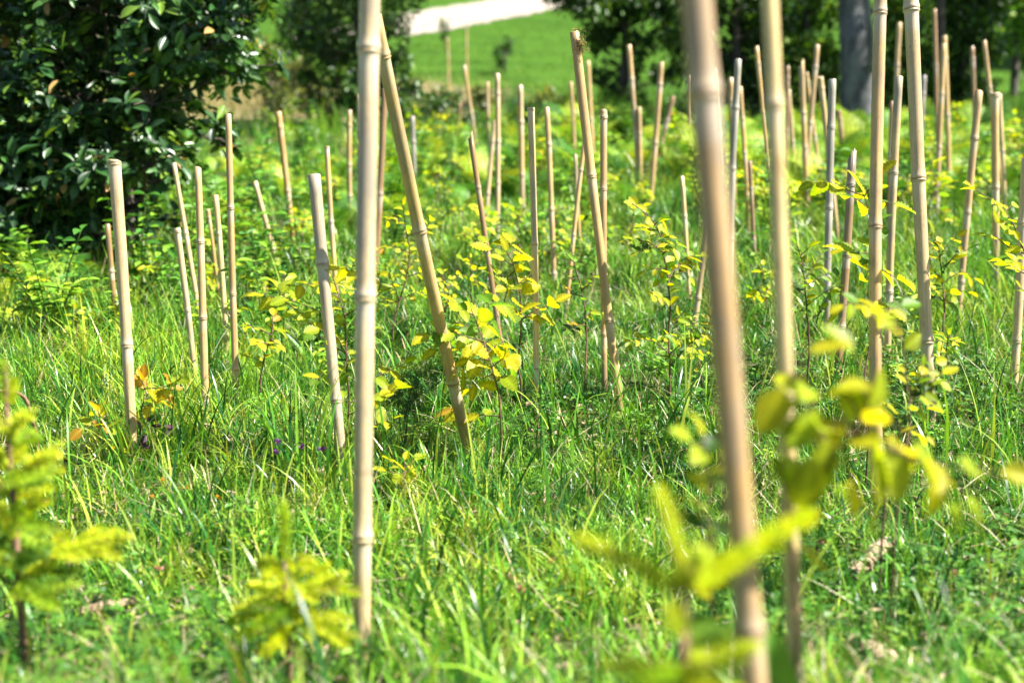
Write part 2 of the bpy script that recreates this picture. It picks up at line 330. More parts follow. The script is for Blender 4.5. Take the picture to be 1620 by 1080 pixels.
# ------------------------------------------------------------------ bamboo canes
TONE = {'pale': (.62, .455, .222), 'tan': (.53, .355, .15), 'brown': (.30, .185, .085), 'grey': (.29, .265, .22), 'orange': (.55, .345, .13), 'white': (.52, .40, .26)}
def cane(xt, yt, wt, xb, yb, wb, tone, nodes, label, d=None, groove=False, top='cut', lean=0.0, group='bamboo canes staked over the meadow', ring=None):
    if d is None: B, d = hit(xb, yb)
    else: B = at(xb, yb, d)
    T = at(xt, yt, d * (1 + lean))
    if xb == xt and yb == yt: yb += 1
    A = (T - B); Lv = np.linalg.norm(A); A = A / Lv
    base = B.copy(); ext = 0.0
    while base[2] > G(base[0], base[1]) - .12 and ext < 2.0: base = base - A * .02; ext += .02
    L = Lv + ext; rt = wt * d * (1 + lean) / FPX / 2; rb = wb * d / FPX / 2
    fr = [1 - (y - yt) / (yb - yt) for y in nodes]
    zs = sorted([ext + f * Lv for f in fr])
    if zs:                                            # carry the joints on towards the buried end
        gap = (zs[-1] - zs[0]) / max(1, len(zs) - 1) if len(zs) > 1 else .26
        while zs[0] - gap > .02: zs.insert(0, zs[0] - gap)
    ring_z = [] if ring is None else [ext + (1 - (ring - yt) / (yb - yt)) * Lv]
    prof = []                                         # (z, swell, dark, powder)
    r0 = (rt + rb) / 2
    NODE = [(-3.0, 1.0, 0, .25), (-1.6, .99, 0, .4), (-.75, 1.01, 0, .5), (-.42, 1.06, .0, .35), (-.28, 1.17, .1, .3), (-.18, 1.2, .35, .1), (-.08, 1.13, .85, 0), (.02, 1.09, .9, 0), (.12, 1.14, .35, .1), (.3, 1.17, .05, .4), (.55, 1.13, 0, .35), (.95, 1.06, 0, .2), (1.7, 1.02, 0, .08), (3.0, 1.0, 0, 0)]
    for z in zs:
        sw = random.uniform(.75, 1.2); dk = random.uniform(.45, 1.0); pw = random.uniform(.6, 1.5)
        for dz, s_, k, w in NODE: prof.append((z + dz * r0, 1 + (s_ - 1) * sw, k * dk, w * pw))
    for z in ring_z:
        for dz, k in ((-.5, 0), (-.25, .25), (0, .3), (.3, .12), (.7, 0)): prof.append((z + dz * r0, 1.0, k, 0))
    m = max(3, int(L / .035))
    for z in np.linspace(0, L, m):
        if all(abs(z - w) > 3.2 * r0 for w in zs) and all(abs(z - w) > r0 for w in ring_z): prof.append((z, 1.0, 0, 0))
    prof = sorted([p for p in prof if 0 <= p[0] <= L])
    if prof[-1][0] < L: prof.append((L, prof[-1][1], 0, 0))
    n = 20; ang = np.linspace(0, 2 * math.pi, n, endpoint=False); Z = np.array([p[0] for p in prof])
    bw_ = .002 if d < 2 else .007; bow = L * random.uniform(-bw_, bw_); bow2 = L * random.uniform(-bw_, bw_); kk = {}
    verts = []; cols = []; kink = np.zeros(2); g0 = random.uniform(0, 6.28) if not groove else -1.3
    kinks = [(z, np.array([random.uniform(-1, 1), random.uniform(-1, 1)]) * (.002 if d < 2 else .013)) for z in zs]
    cut = random.uniform(-.35, .35)
    for (z, s_, k, w) in prof:
        f = z / L; rr = (rb + (rt - rb) * f) * s_
        cx = bow * math.sin(math.pi * f) + sum(q[0] * max(0, z - zz) for zz, q in kinks)
        cy = bow2 * math.sin(math.pi * f) + sum(q[1] * max(0, z - zz) for zz, q in kinks)
        ia = sum(1 for zz in zs if zz < z); below = max([zz for zz in zs if zz <= z], default=0)
        gd = (.30 if groove else .10) * math.exp(-max(0, z - below) / (.22 if groove else .06)); gd = gd if z > below + r0 else gd * .2
        ga = g0 + (math.pi if (ia % 2 and not groove) else 0)
        da = np.abs((ang - ga + math.pi) % (2 * math.pi) - math.pi)
        prad = rr * (1 - gd * np.exp(-(da / .42) ** 2))
        zc = np.full(n, z)
        if z == prof[-1][0]: zc = z + cut * rr * np.cos(ang - 1.0)
        verts.append(np.stack([cx + prad * np.cos(ang), cy + prad * np.sin(ang), zc], 1)); cols.append(np.tile([k, w, 0], (n, 1)))
    # keep the top point where it belongs: shear the small bow and kinks out along the length
    endc = verts[-1][:, :2].mean(0)
    for v in verts: v[:, :2] -= endc * (np.clip(v[:, 2:3], 0, L) / L)
    # hollow cut end
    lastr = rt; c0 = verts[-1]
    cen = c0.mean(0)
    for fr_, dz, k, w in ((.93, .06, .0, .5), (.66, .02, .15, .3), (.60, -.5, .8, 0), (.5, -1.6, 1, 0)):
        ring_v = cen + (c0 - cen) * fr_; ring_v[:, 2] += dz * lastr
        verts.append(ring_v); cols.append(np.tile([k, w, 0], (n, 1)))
    if top == 'split':                                # splintered end: raise some rim points
        for jx in range(n):
            up_ = max(0, math.cos(ang[jx] - 2.2)) * 2.6 * lastr * (1 if jx % 2 else .55)
            for vv in verts[-5:-2]: vv[jx, 2] += up_
    K = len(verts); VV = np.concatenate(verts); CC = np.concatenate(cols)
    i, j = np.meshgrid(np.arange(K - 1), np.arange(n), indexing='ij'); i = i.ravel(); j = j.ravel(); k = (j + 1) % n
    bg_ = Bag(); VV = np.concatenate([VV, verts[-1].mean(0, keepdims=True)]); CC = np.concatenate([CC, [[1, 0, 0]]])
    bg_.add(VV, np.stack([i * n + j, i * n + k, (i + 1) * n + k, (i + 1) * n + j], 1),
            np.stack([(K - 1) * n + np.arange(n), (K - 1) * n + (np.arange(n) + 1) % n, np.full(n, K * n)], 1), CC)
    o = bpy.data.objects.new('bamboo_cane', bg_.mesh('bamboo_cane', M['cane'])); COL.objects.link(o)
    o.location = base; o.rotation_mode = 'QUATERNION'; o.rotation_quaternion = Vector(A).to_track_quat('Z', 'Y')
    c = np.array(TONE[tone]) * random.uniform(.82, 1.12); o.color = (c[0], c[1] * random.uniform(.97, 1.03), c[2] * random.uniform(.9, 1.1), 1)
    return tag(o, label, 'bamboo cane', group)

CANES = [
 (181,256,20,206,700,15,'pale',[259,547],'thick pale cane with hollow cut top in front of the dark bush',{}),
 (170,355,9,184,520,8,'brown',[430],'short brown cane mostly hidden behind the thick cane by the bush',{}),
 (275,258,7,316,500,8,'pale',[370,475],'slender leaning cane behind the split-topped cane, tall and pale',{}),
 (313,266,11,323,636,13,'tan',[384,504,628],'grooved cane with split brown top, joint at the grass line',dict(groove=True)),
 (280,361,10,308,598,9,'pale',[367,492],'short pale cane with knobbed top leaning left, beside the grooved cane',{}),
 (341,309,9,358,545,8,'pale',[371,517],'straight pale cane just left of the tall cane with level white top',{}),
 (329,331,6,346,470,5,'tan',[345],'very thin tan cane crossing behind the straight pale cane',{}),
 (361,181,10,373,612,11,'orange',[330,466,585],'tall tan cane with three joints at the bush edge',{}),
 (403,287,8,437,408,7,'pale',[385],'short thin cane leaning strongly left among yellow leaves',{}),
 (440,177,10,462,380,9,'orange',[203,303],'tan cane with darker cut top before the dry grass bank',{}),
 (517,232,8,536,490,8,'tan',[233,352,470],'slim tan cane right of the broad white-topped cane',{}),
 (553,175,8,555,345,7,'tan',[200,262,312],'thin orange-tan cane close left of the large blurred pole',dict(d=5.8)),
 (497,277,20,541,728,15,'white',[418,634],'broad chalky cane with flat top and leaf shadows on it',{}),
 (586,-60,34,573,990,27,'pale',[80,472,852],'large pale cane standing full height left of centre, rust ring near its foot',dict(d=1.86,ring=747)),
 (594,28,21,738,694,19,'tan',[82,345,597],'speckled cane leaning against the large pale cane',dict(lean=-.12,groove=False)),
 (609,140,10,588,520,10,'brown',[308],'brown cane with a budded joint half hidden by the large pale cane',dict(d=4.6)),
 (652,184,8,654,282,7,'grey',[226],'short grey cane in the ferns right of the leaning speckled cane',dict(d=6.8)),
 (728,163,5,722,255,4,'brown',[220],'faint brown cane far off at the lawn edge beside a tall thin one',dict(d=9)),
 (734,104,6,762,290,5,'tan',[180,262],'tall thin far cane leaning left against the lawn',dict(d=8.2)),
 (745,219,9,793,545,8,'brown',[298,396,500],'dark brown leaning cane with split tip left of the yellow-leaved sapling',dict(top='split')),
 (771,130,6,775,240,5,'tan',[170],'thin far cane beside the knob-topped pair',dict(d=8)),
 (787,118,9,786,372,7,'pale',[150,225,290,360],'pale knob-topped cane of the crossing pair before the lawn',{}),
 (783,190,7,770,340,7,'pale',[225,307],'whitish cane crossing behind the knob-topped pale cane',dict(d=6)),
 (823,136,9,827,328,8,'tan',[195,278],'straight tan cane left of the knotty-topped pale cane',dict(d=6)),
 (840,171,11,849,616,9,'pale',[174,387,583],'straight pale cane with gnarled top through yellow beech leaves',{}),
 (865,171,9,877,442,8,'tan',[230,332],'plain tan cane just right of the gnarled-topped cane',{}),
 (903,130,6,911,300,5,'tan',[250],'thin tan cane behind the leaning pair left of the mossy cane',dict(d=7.5)),
 (925,220,7,897,488,7,'tan',[270,373],'thin cane leaning right just left of the mossy cane',{}),
 (910,245,6,918,395,6,'tan',[300],'thin cane crossed by the right-leaning one near the mossy cane',{}),
 (909,51,15,979,626,13,'tan',[280,508],'tall leaning cane with dry moss on its top and half in shade',dict(groove=True)),
 (930,97,7,938,262,6,'tan',[190],'far tan cane directly behind the mossy leaning cane',dict(d=7.5)),
 (955,175,11,957,588,9,'tan',[187,300,530],'cane with white collar at its top right behind the mossy cane',{}),
 (995,72,8,1006,230,7,'tan',[127],'tall tan cane before the hanging tree, tilted left',dict(d=7)),
 (1011,170,7,1014,275,6,'tan',[213],'short cane tight beside the tall one under the hanging tree',dict(d=7)),
 (1046,99,9,1028,320,8,'tan',[135,227],'tan cane tilted right in front of the fern bank',{}),
 (1065,153,8,1052,205,7,'brown',[192],'short brown far cane tilted right beside the fern bank',dict(d=8)),
 (1079,280,7,1089,452,6,'pale',[343],'short pale cane behind the fine-leaved green sapling',{}),
 (1095,-80,50,1190,1050,40,'orange',[150,1000],'huge out-of-focus cane nearest the camera',dict(d=1.08)),
 (1129,110,7,1135,215,6,'pale',[160],'pale cane tip peeping past the huge blurred cane',dict(d=7)),
 (1138,210,10,1097,512,9,'tan',[330,472],'tan cane leaning right and vanishing behind the huge blurred cane',{}),
 (1093,120,5,1092,325,4,'tan',[250],'hair-thin far cane left of the huge blurred cane',dict(d=8)),
 (1168,95,11,1156,452,10,'grey',[172,268,380],'silver-grey weathered cane tilted right',{}),
 (1156,125,9,1160,240,8,'tan',[160],'tan cane directly behind the silver-grey cane',dict(d=6.2)),
 (1171,138,7,1183,350,7,'tan',[190,243,310],'thin tan cane close right of the silver-grey cane',{}),
 (1197,75,7,1214,235,7,'tan',[102,178],'thin cane left of the tall blurred pole, tilted left',dict(d=6.6)),
 (1186,255,7,1194,403,6,'brown',[300,380],'low brown cane between the grey cane and the tall blurred pole',{}),
 (1215,-60,26,1253,1040,26,'pale',[168,620],'tall blurred pale cane behind the blurred leafy twig',dict(d=1.34)),
 (1246,105,7,1245,190,7,'brown',[125],'brown stub right of the tall blurred pole before the dark trees',dict(d=7)),
 (1248,143,6,1260,290,6,'pale',[225],'bent thin pale cane right of the tall blurred pole',dict(d=7)),
 (1268,105,9,1277,292,8,'tan',[180,235],'tan cane with frayed top in front of the dark shrubs',dict(d=6.4,top='split')),
 (1276,115,6,1283,165,6,'tan',[130],'short bent cane touching the frayed-topped cane',dict(d=6.8)),
 (1293,72,8,1279,225,7,'tan',[108],'tan cane tilted right before the grey tree trunk',dict(d=6.6)),
 (1298,122,9,1325,378,7,'pale',[141,305],'pale cane leaning left beside the grey fluted cane',{}),
 (1317,126,12,1308,512,11,'grey',[203,330,440],'grey fluted cane in front of the grey tree trunk',dict(groove=True)),
 (1327,175,8,1332,215,7,'brown',[190],'small brown stub at the foot of the grey tree trunk',dict(d=7.5)),
 (1348,252,13,1325,583,12,'brown',[293,405,518],'brown cane with broken splintered top in yellow leaves',dict(top='split',groove=True)),
 (1394,-50,20,1388,755,19,'orange',[20,358],'tall orange-tan cane rising past the grey trunk, fine joint halfway',{}),
 (1423,37,8,1421,130,7,'tan',[105],'tan far cane above the flat-topped pale one',dict(d=7)),
 (1422,122,13,1406,558,10,'pale',[274,463],'flat-topped pale cane tilted right beside the tall orange-tan cane',{}),
 (1411,161,7,1404,352,6,'brown',[250],'brown cane squeezed behind the flat-topped pale cane',{}),
 (1384,112,5,1382,400,5,'tan',[210,330],'hair-thin cane behind the tall orange-tan cane',{}),
 (1440,-50,23,1473,650,18,'pale',[15,283,540],'tall creamy cane bowing right with three bold joints',{}),
 (1462,120,8,1456,210,7,'grey',[150],'greyish stub right of the tall creamy cane',dict(d=7)),
 (1478,15,7,1483,230,6,'brown',[105],'tall thin brown cane right of the tall creamy cane',dict(d=7.5)),
 (1493,70,9,1482,328,8,'tan',[150,235],'front one of two crossing canes, tilted right',dict(d=6)),
 (1494,57,8,1499,230,8,'tan',[95],'rear one of two crossing canes, nearly upright',dict(d=6.6)),
 (1538,75,7,1541,200,6,'brown',[95],'thin brown cane behind the grooved dark cane at the right',dict(d=7)),
 (1549,145,12,1517,498,9,'tan',[220,337,447],'grooved tan cane tilted right with stubby joint near its top',dict(groove=True)),
 (1557,65,7,1569,170,7,'tan',[140],'far tan cane tilted left above the grooved pair at the right',dict(d=6.4)),
 (1574,147,13,1580,458,9,'tan',[152,298,420],'ribbed cane with knobbed top near the right edge',dict(groove=True)),
 (1581,150,7,1589,320,6,'pale',[240],'thin pale cane tucked behind the knobbed ribbed cane',dict(d=6.2)),
 (1624,250,15,1603,595,13,'pale',[355,540],'pale cane cut by the right edge, tilted right',{}),
 (568,150,6,570,262,5,'brown',[200],'sliver of brown cane behind the large pale cane',dict(d=7.5)),
 (738,36,3,739,110,3,'tan',[70],'tiny hazy cane out on the lawn, left one',dict(d=15)),
 (708,60,3,709,115,3,'tan',[85],'tiny hazy cane out on the lawn beside a young shrub',dict(d=15)),
]
for xt, yt, wt, xb, yb, wb, tone, nodes, label, kw in CANES:
    cane(xt, yt, wt, xb, yb, wb, tone, nodes, label, **kw)
# dry moss hanging from the leaning cane's top
md = hit(979, 626)[1]; b = Bag()
for k in range(60):
    p0 = at(917 + random.gauss(0, 1.5), 72 + random.gauss(0, 8), md - .012); pts = [p0]
    for s_ in range(4): pts.append(pts[-1] + np.array([random.gauss(.001, .004), random.gauss(-.001, .003), random.gauss(-.001, .005)]))
    tube(b, pts, .0006, 3, random.choice([(.32, .22, .06), (.42, .30, .10), (.18, .13, .05)]))
for k in range(10):
    p0 = at(910 + random.gauss(0, 2.5), 50, md); pts = [p0, p0 + np.array([random.gauss(0, .003), 0, .004]), p0 + np.array([random.gauss(0, .006), 0, .007])]
    tube(b, pts, .0005, 3, (.36, .26, .08))
tag(b.obj('dried_moss', M['straw'], origin=at(917, 72, md)), 'wisp of dry brown moss caught on the top of a leaning cane', 'moss')

# ------------------------------------------------------------------ beech saplings
YEL, LIME, MID, DEEP, ORA = (.47, .45, .015), (.34, .42, .02), (.15, .28, .025), (.05, .12, .02), (.50, .28, .03)
LABELS_SEEN = []
def leaves_along(P, bag, L, pal, pw, tmpl, start=.0, spacing=.62, droop=.0):
    seg = np.linalg.norm(np.diff(P, axis=0), axis=1); s = np.concatenate([[0], np.cumsum(seg)]); tot = s[-1]
    k = max(1, int(tot * (1 - start) / (L * spacing * .56))); pos = []; dr = []; nr = []; ln = []; side = random.choice([-1, 1])
    for a in range(k + 1):
        u = start * tot + (tot * (1 - start)) * a / k
        p = np.array([np.interp(u, s, P[:, c]) for c in range(3)])
        i = min(len(P) - 2, int(np.searchsorted(s, u))); i = max(0, i - 1) if i == len(P) - 1 else i
        t = P[i + 1] - P[i]; t = t / (np.linalg.norm(t) + 1e-9)
        up = np.array([random.gauss(.5, .4), random.gauss(-.25, .4), 1.0]); sd = np.cross(up, t); sd /= np.linalg.norm(sd) + 1e-9
        if abs(t[2]) > .75:                           # leaves of upright leaders spread round about
            az = random.uniform(0, 6.28); sd = np.array([math.cos(az), math.sin(az) * .8, 0])
        side = -side
        d_ = (t * (1.0 if a == k else .55) + sd * side * (0.15 if a == k else random.uniform(.7, 1.1))); d_[2] += random.gauss(-.10 - droop, .22)
        d_ /= np.linalg.norm(d_)
        pos.append(p); dr.append(d_); nr.append(up); ln.append(L * random.uniform(.58, 1.02))
    put_leaves(bag, tmpl, pos, dr, nr, ln, pick(pal, len(pos), .15, pw))
def zigzag(P, amp):
    P = P.copy(); n = len(P)
    for i in range(1, n - 1): P[i] += np.array([(-1) ** (i // 2) * amp * random.uniform(.3, 1), random.gauss(0, amp * .5), 0])
    return P
def sapling(label, base, stem, branches, leafpx, pal, pw, d=None, tmpl=None, stemw=4.0, tipleaf=True, group='young beech saplings among the canes', jit=.06, droop=0.0, spacing=.62, stem_from=.5):
    """stem and branches as rows of photo points at the plant's own distance; branches = [(list of points)]"""
    if d is None: B, d = hit(*base)
    else: B = at(base[0], base[1], d)
    g = np.array([B[0], B[1], float(G(B[0], B[1])) - .02])
    if tmpl is None: tmpl = BEECH if d < 4.2 else BEECH_LOW
    root = empty('beech_sapling', g, label, 'sapling', group)
    px = 1.0 / FPX * d; dep = 0.0; pts = [g, B]
    for q in stem: dep += random.gauss(0, jit * .25) * d * .3; pts.append(at(q[0], q[1], d + dep))
    P = zigzag(smooth_path(pts, 26), .6 * px)
    bs = Bag(); bl = Bag(); r0 = stemw * px / 2
    tube(bs, P, np.linspace(r0, r0 * .35, len(P)), 7)
    L = leafpx * px
    if tipleaf: leaves_along(P, bl, L, pal, pw, tmpl, stem_from, .75, droop)
    for br in branches:
        q0 = np.array([br[0][0], br[0][1]]); # nearest stem point in the picture
        best = min(P[2:], key=lambda p: (lambda w: (w[0] - q0[0]) ** 2 + (w[1] - q0[1]) ** 2)(proj(p)))
        dd = random.gauss(0, jit) * d * .5; d0 = float(np.dot(best - CAM, FWD)); m = len(br)
        bp = [best] + [at(q[0], q[1], d0 + dd * (k_ + 1) / m) for k_, q in enumerate(br[1:])]
        Q = zigzag(smooth_path(bp, 12), .5 * px)
        tube(bs, Q, np.linspace(r0 * .55, r0 * .22, len(Q)), 5)
        leaves_along(Q, bl, L, pal, pw, tmpl, .3 if len(br) > 1 else 0, spacing, droop)
    bs.obj('stem', M['stem'], root, origin=g)
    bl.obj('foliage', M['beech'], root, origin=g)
    return root
def proj(p):
    v = np.asarray(p) - CAM; t = np.dot(v, FWD); return 810 + FPX * np.dot(v, RT) / t, 540 - FPX * np.dot(v, UP) / t
Y4 = [YEL, LIME, MID, ORA]
sapling('young beech with pale yellow leaves arching over the broad chalky cane', (549, 700), [(552, 640), (548, 560), (545, 500), (530, 450), (520, 425)],
        [[(546, 560), (510, 535), (470, 490), (430, 470), (398, 465)], [(545, 520), (500, 490), (450, 470), (438, 455)], [(540, 470), (500, 450), (465, 452)], [(545, 500), (590, 470), (600, 440), (540, 425)], [(548, 560), (530, 530), (505, 520)],
         [(550, 640), (590, 600), (640, 575)], [(550, 660), (600, 630), (628, 612)], [(551, 640), (520, 595), (500, 600)], [(551, 680), (600, 670), (622, 662)], [(548, 560), (570, 545), (590, 520)]], 33, Y4, [.42, .40, .15, .03], d=2.86)
sapling('bushy bright yellow beech around the foot of the leaning speckled cane', (793, 690), [(790, 630), (778, 580), (765, 540), (752, 505), (745, 487)],
        [[(765, 545), (730, 530), (700, 520), (680, 530)], [(760, 530), (720, 510), (700, 540), (685, 565)], [(752, 510), (775, 480), (795, 482)], [(748, 500), (730, 490), (722, 482)], [(770, 560), (790, 545), (805, 575)], [(775, 575), (745, 570), (720, 590)],
         [(780, 595), (760, 600), (745, 615)], [(785, 610), (800, 590), (798, 570)], [(765, 545), (740, 545), (715, 560)], [(789, 660), (750, 655), (715, 648)], [(778, 580), (800, 560), (790, 530)], [(768, 550), (750, 530), (760, 510)]], 43, Y4, [.46, .32, .21, .01], d=2.9, spacing=.52)
sapling('slim beech with large golden leaves beside the gnarled-topped cane', (824, 612), [(820, 570), (824, 520), (822, 460), (812, 420), (802, 398)],
        [[(822, 500), (845, 492), (878, 478)], [(823, 505), (845, 498), (855, 500)], [(822, 500), (815, 490), (812, 492)], [(818, 450), (840, 432), (836, 415)], [(815, 430), (795, 445), (786, 435)], [(812, 420), (790, 405), (770, 385)], [(805, 405), (812, 395), (808, 385)], [(818, 455), (800, 455)]], 40, Y4, [.72, .22, .04, .02], d=3.25, stem_from=.62)
sapling('dark small-leaved beech with reddish buds between two leaning canes', (926, 598), [(928, 540), (925, 490), (918, 450), (908, 415), (905, 395)],
        [[(925, 500), (940, 490), (952, 495)], [(920, 460), (935, 445), (938, 430)], [(915, 445), (900, 440), (894, 430)], [(908, 415), (898, 405), (893, 398)], [(926, 520), (910, 515), (902, 522)], [(922, 470), (908, 465), (902, 460)]], 20, [LIME, MID, DEEP, ORA], [.3, .35, .28, .07], d=3.4)
sapling('fine-leaved green beech with arching leader left of the huge blurred cane', (1060, 600), [(1058, 540), (1060, 480), (1056, 440), (1050, 400), (1042, 365), (1022, 338), (1000, 322)],
        [[(1050, 400), (1030, 385), (1005, 380), (988, 385)], [(1046, 385), (1030, 392), (1010, 400)], [(1042, 370), (1025, 362), (1015, 358)], [(1035, 350), (1048, 345)], [(1057, 450), (1070, 425), (1085, 408), (1108, 403)], [(1062, 440), (1075, 420), (1095, 418)], [(1054, 420), (1035, 425), (1022, 428)], [(1050, 400), (1062, 395), (1072, 385)],
         [(1056, 430), (1045, 430), (1040, 440)], [(1060, 480), (1045, 470), (1035, 468)], [(1059, 520), (1085, 490)], [(1058, 550), (1035, 540), (1012, 538), (990, 542)], [(1059, 555), (1080, 545), (1105, 555)], [(1059, 570), (1090, 545), (1118, 520), (1125, 500)], [(1058, 545), (1050, 530), (1060, 528)], [(1064, 435), (1080, 430), (1090, 438)], [(1047, 395), (1060, 385), (1058, 372)]], 23, [YEL, LIME, MID, DEEP], [.36, .34, .16, .14], d=3.3, spacing=.5)
sapling('loose yellow-leaved beech behind the leaning speckled cane', (620, 545), [(625, 500), (640, 450), (648, 400), (640, 350), (638, 325)],
        [[(640, 450), (610, 455), (595, 470)], [(645, 440), (670, 430), (690, 425)], [(648, 400), (620, 390), (600, 395)], [(645, 380), (670, 365), (680, 350)], [(630, 480), (600, 485)], [(635, 470), (660, 462), (680, 470)], [(642, 360), (625, 345), (615, 350)], [(640, 420), (660, 405)], [(635, 470), (615, 430)]], 19, Y4, [.5, .42, .06, .02], d=3.9, tmpl=BEECH_LOW)
sapling('little beech seedling with few drooping leaves left of the chalky cane', (412, 605), [(420, 560), (430, 530), (432, 500)],
        [[(430, 530), (410, 520), (392, 515)], [(430, 525), (445, 522)], [(425, 545), (405, 540)], [(428, 535), (438, 548)], [(418, 575), (400, 565)]], 22, Y4, [.4, .45, .1, .05], d=3.3)
sapling('orange-tipped beech seedling right of the thick pale cane', (222, 690), [(222, 660), (228, 625), (226, 600)],
        [[(226, 625), (245, 618), (262, 608)], [(228, 615), (260, 612), (285, 600)], [(224, 640), (240, 640), (258, 630)], [(222, 655), (235, 660)], [(225, 610), (222, 600)], [(224, 630), (250, 625), (270, 615)]], 36, [YEL, LIME, ORA, MID], [.4, .2, .3, .1], d=2.93)
sapling('reddish-tipped beech seedling with curled leaves left of the thick pale cane', (190, 715), [(178, 690), (165, 672), (155, 650)],
        [[(168, 680), (150, 672), (130, 678)], [(170, 680), (160, 672)], [(180, 700), (190, 720)], [(158, 660), (150, 652)]], 32, [YEL, ORA, LIME, MID], [.35, .4, .15, .1], d=2.85)
sapling('beech with big lime leaves climbing the broken-topped brown cane', (1376, 650), [(1368, 600), (1376, 540), (1384, 470), (1380, 400), (1374, 330), (1360, 295)],
        [[(1376, 310), (1340, 300), (1310, 288), (1288, 290)], [(1374, 320), (1350, 312), (1338, 310)], [(1374, 310), (1390, 280)], [(1378, 340), (1395, 320), (1412, 322)], [(1382, 410), (1350, 400), (1328, 395)], [(1384, 420), (1376, 425), (1368, 440)], [(1384, 425), (1400, 430), (1418, 440)], [(1378, 520), (1350, 480), (1330, 488)], [(1384, 480), (1410, 490)]], 44, [YEL, LIME, MID, DEEP], [.42, .42, .12, .04], d=2.75, stem_from=.8)
sapling('dark green small-leaved beech between two grey and brown canes', (1280, 548), [(1277, 500), (1274, 460), (1270, 420), (1262, 390)],
        [[(1275, 470), (1258, 455), (1250, 440)], [(1276, 450), (1295, 440), (1312, 430)], [(1273, 440), (1288, 420), (1300, 400)], [(1270, 420), (1255, 410), (1248, 402)], [(1276, 490), (1262, 490)], [(1276, 480), (1300, 465), (1318, 455)], [(1268, 405), (1280, 392)], [(1276, 510), (1300, 490), (1320, 440)]], 22, [YEL, LIME, MID, DEEP], [.08, .3, .32, .3], d=3.5)
sapling('dense yellow and dark beech left of the grooved tan cane at the right', (1492, 520), [(1494, 480), (1490, 440), (1486, 400), (1478, 370)],
        [[(1490, 440), (1470, 420), (1462, 400)], [(1490, 430), (1510, 405), (1530, 395)], [(1488, 410), (1500, 385), (1515, 375)], [(1492, 450), (1520, 430), (1540, 440)], [(1492, 460), (1475, 460), (1465, 465)], [(1486, 400), (1470, 385), (1468, 372)], [(1492, 470), (1510, 460), (1530, 462)], [(1491, 445), (1480, 440), (1472, 445)], [(1493, 480), (1505, 478)]], 26, [YEL, LIME, MID, DEEP], [.45, .2, .12, .23], d=3.7)
sapling('lime beech reaching in from the right edge with a row of toothed leaves', (1645, 560), [(1640, 480), (1628, 420), (1610, 370), (1590, 335), (1560, 310), (1540, 298)],
        [[(1620, 400), (1595, 390), (1575, 375), (1560, 372)], [(1605, 365), (1590, 360), (1582, 352)], [(1590, 340), (1600, 325)], [(1630, 430), (1600, 410)], [(1632, 440), (1605, 425), (1590, 415), (1575, 408)], [(1638, 470), (1615, 455)], [(1565, 315), (1575, 325)], [(1620, 400), (1612, 380)]], 30, [YEL, LIME, MID, DEEP], [.3, .52, .1, .08], d=3.1, stem_from=.45)
sapling('large blurred foreground beech spray with drooping yellow-green leaves', (1262, 1000), [(1256, 900), (1252, 800), (1300, 740), (1345, 690), (1372, 650)],
        [[(1252, 800), (1235, 745), (1245, 715)], [(1254, 850), (1262, 810)], [(1258, 880), (1272, 870)], [(1345, 690), (1330, 660), (1310, 690)], [(1350, 690), (1385, 650), (1390, 690)], [(1340, 695), (1375, 690), (1385, 720)], [(1330, 700), (1340, 735), (1345, 760)], [(1340, 700), (1420, 715), (1490, 735), (1580, 745)], [(1420, 720), (1470, 745), (1500, 790)], [(1440, 725), (1510, 760), (1530, 780)],
         [(1372, 660), (1335, 620), (1295, 625)], [(1350, 690), (1400, 665), (1445, 695)], [(1300, 740), (1260, 600), (1240, 610)], [(1290, 700), (1268, 580), (1278, 560)], [(1372, 650), (1370, 590), (1350, 560)], [(1372, 650), (1395, 560), (1400, 520)]], 98, [YEL, LIME, MID, DEEP], [.42, .58, 0, 0], d=1.27, stemw=9, spacing=.95, jit=.05, droop=.05, stem_from=.75)
sapling('softly blurred beech with horizontal leaves in front of the tall creamy cane', (1400, 790), [(1412, 720), (1430, 660), (1450, 610), (1460, 580)],
        [[(1450, 610), (1480, 575)], [(1448, 620), (1490, 592)], [(1440, 640), (1475, 610)], [(1445, 625), (1430, 590)], [(1425, 670), (1400, 640)], [(1430, 660), (1465, 645), (1482, 640)], [(1420, 700), (1440, 680), (1465, 690)], [(1418, 710), (1400, 700)]], 34, [YEL, LIME, MID, DEEP], [.4, .42, .1, .08], d=2.2)
sapling('blurred beech shoot with a dark lower leaf left of the huge cane', (1128, 1010), [(1124, 900), (1122, 800), (1120, 730), (1112, 692)],
        [[(1120, 720), (1095, 695)], [(1122, 760), (1110, 730)], [(1122, 780), (1138, 730)], [(1123, 850), (1108, 820)], [(1123, 860), (1135, 815)]], 56, [YEL, LIME, MID, DEEP], [.25, .25, .25, .25], d=1.35, stemw=6)
sapling('low rosette of pleated yellow leaves right of the large pale cane', (640, 765), [(640, 745), (640, 728)],
        [[(640, 745), (622, 732)], [(640, 740), (655, 728)], [(640, 750), (612, 745)], [(640, 748), (662, 745)]], 32, Y4, [.5, .45, .05, 0], d=2.66)
sapling('blurred golden beech seedling before the dark brown leaning cane', (746, 478), [(745, 440), (744, 408)], [[(745, 440), (728, 432)], [(745, 430), (762, 424)], [(745, 445), (765, 448)], [(744, 420), (730, 410)]], 15, Y4, [.6, .35, .05, 0], d=4.2)
sapling('low beech tuft with lit leaves under the huge blurred cane on the right', (1420, 800), [(1425, 720), (1440, 680), (1430, 560), (1415, 500), (1380, 488)],
        [[(1425, 545), (1400, 500), (1360, 480), (1335, 482)], [(1420, 520), (1400, 495), (1425, 485)]], 44, [YEL, LIME, MID, DEEP], [.6, .3, .08, .02], d=2.0, stem_from=.85)

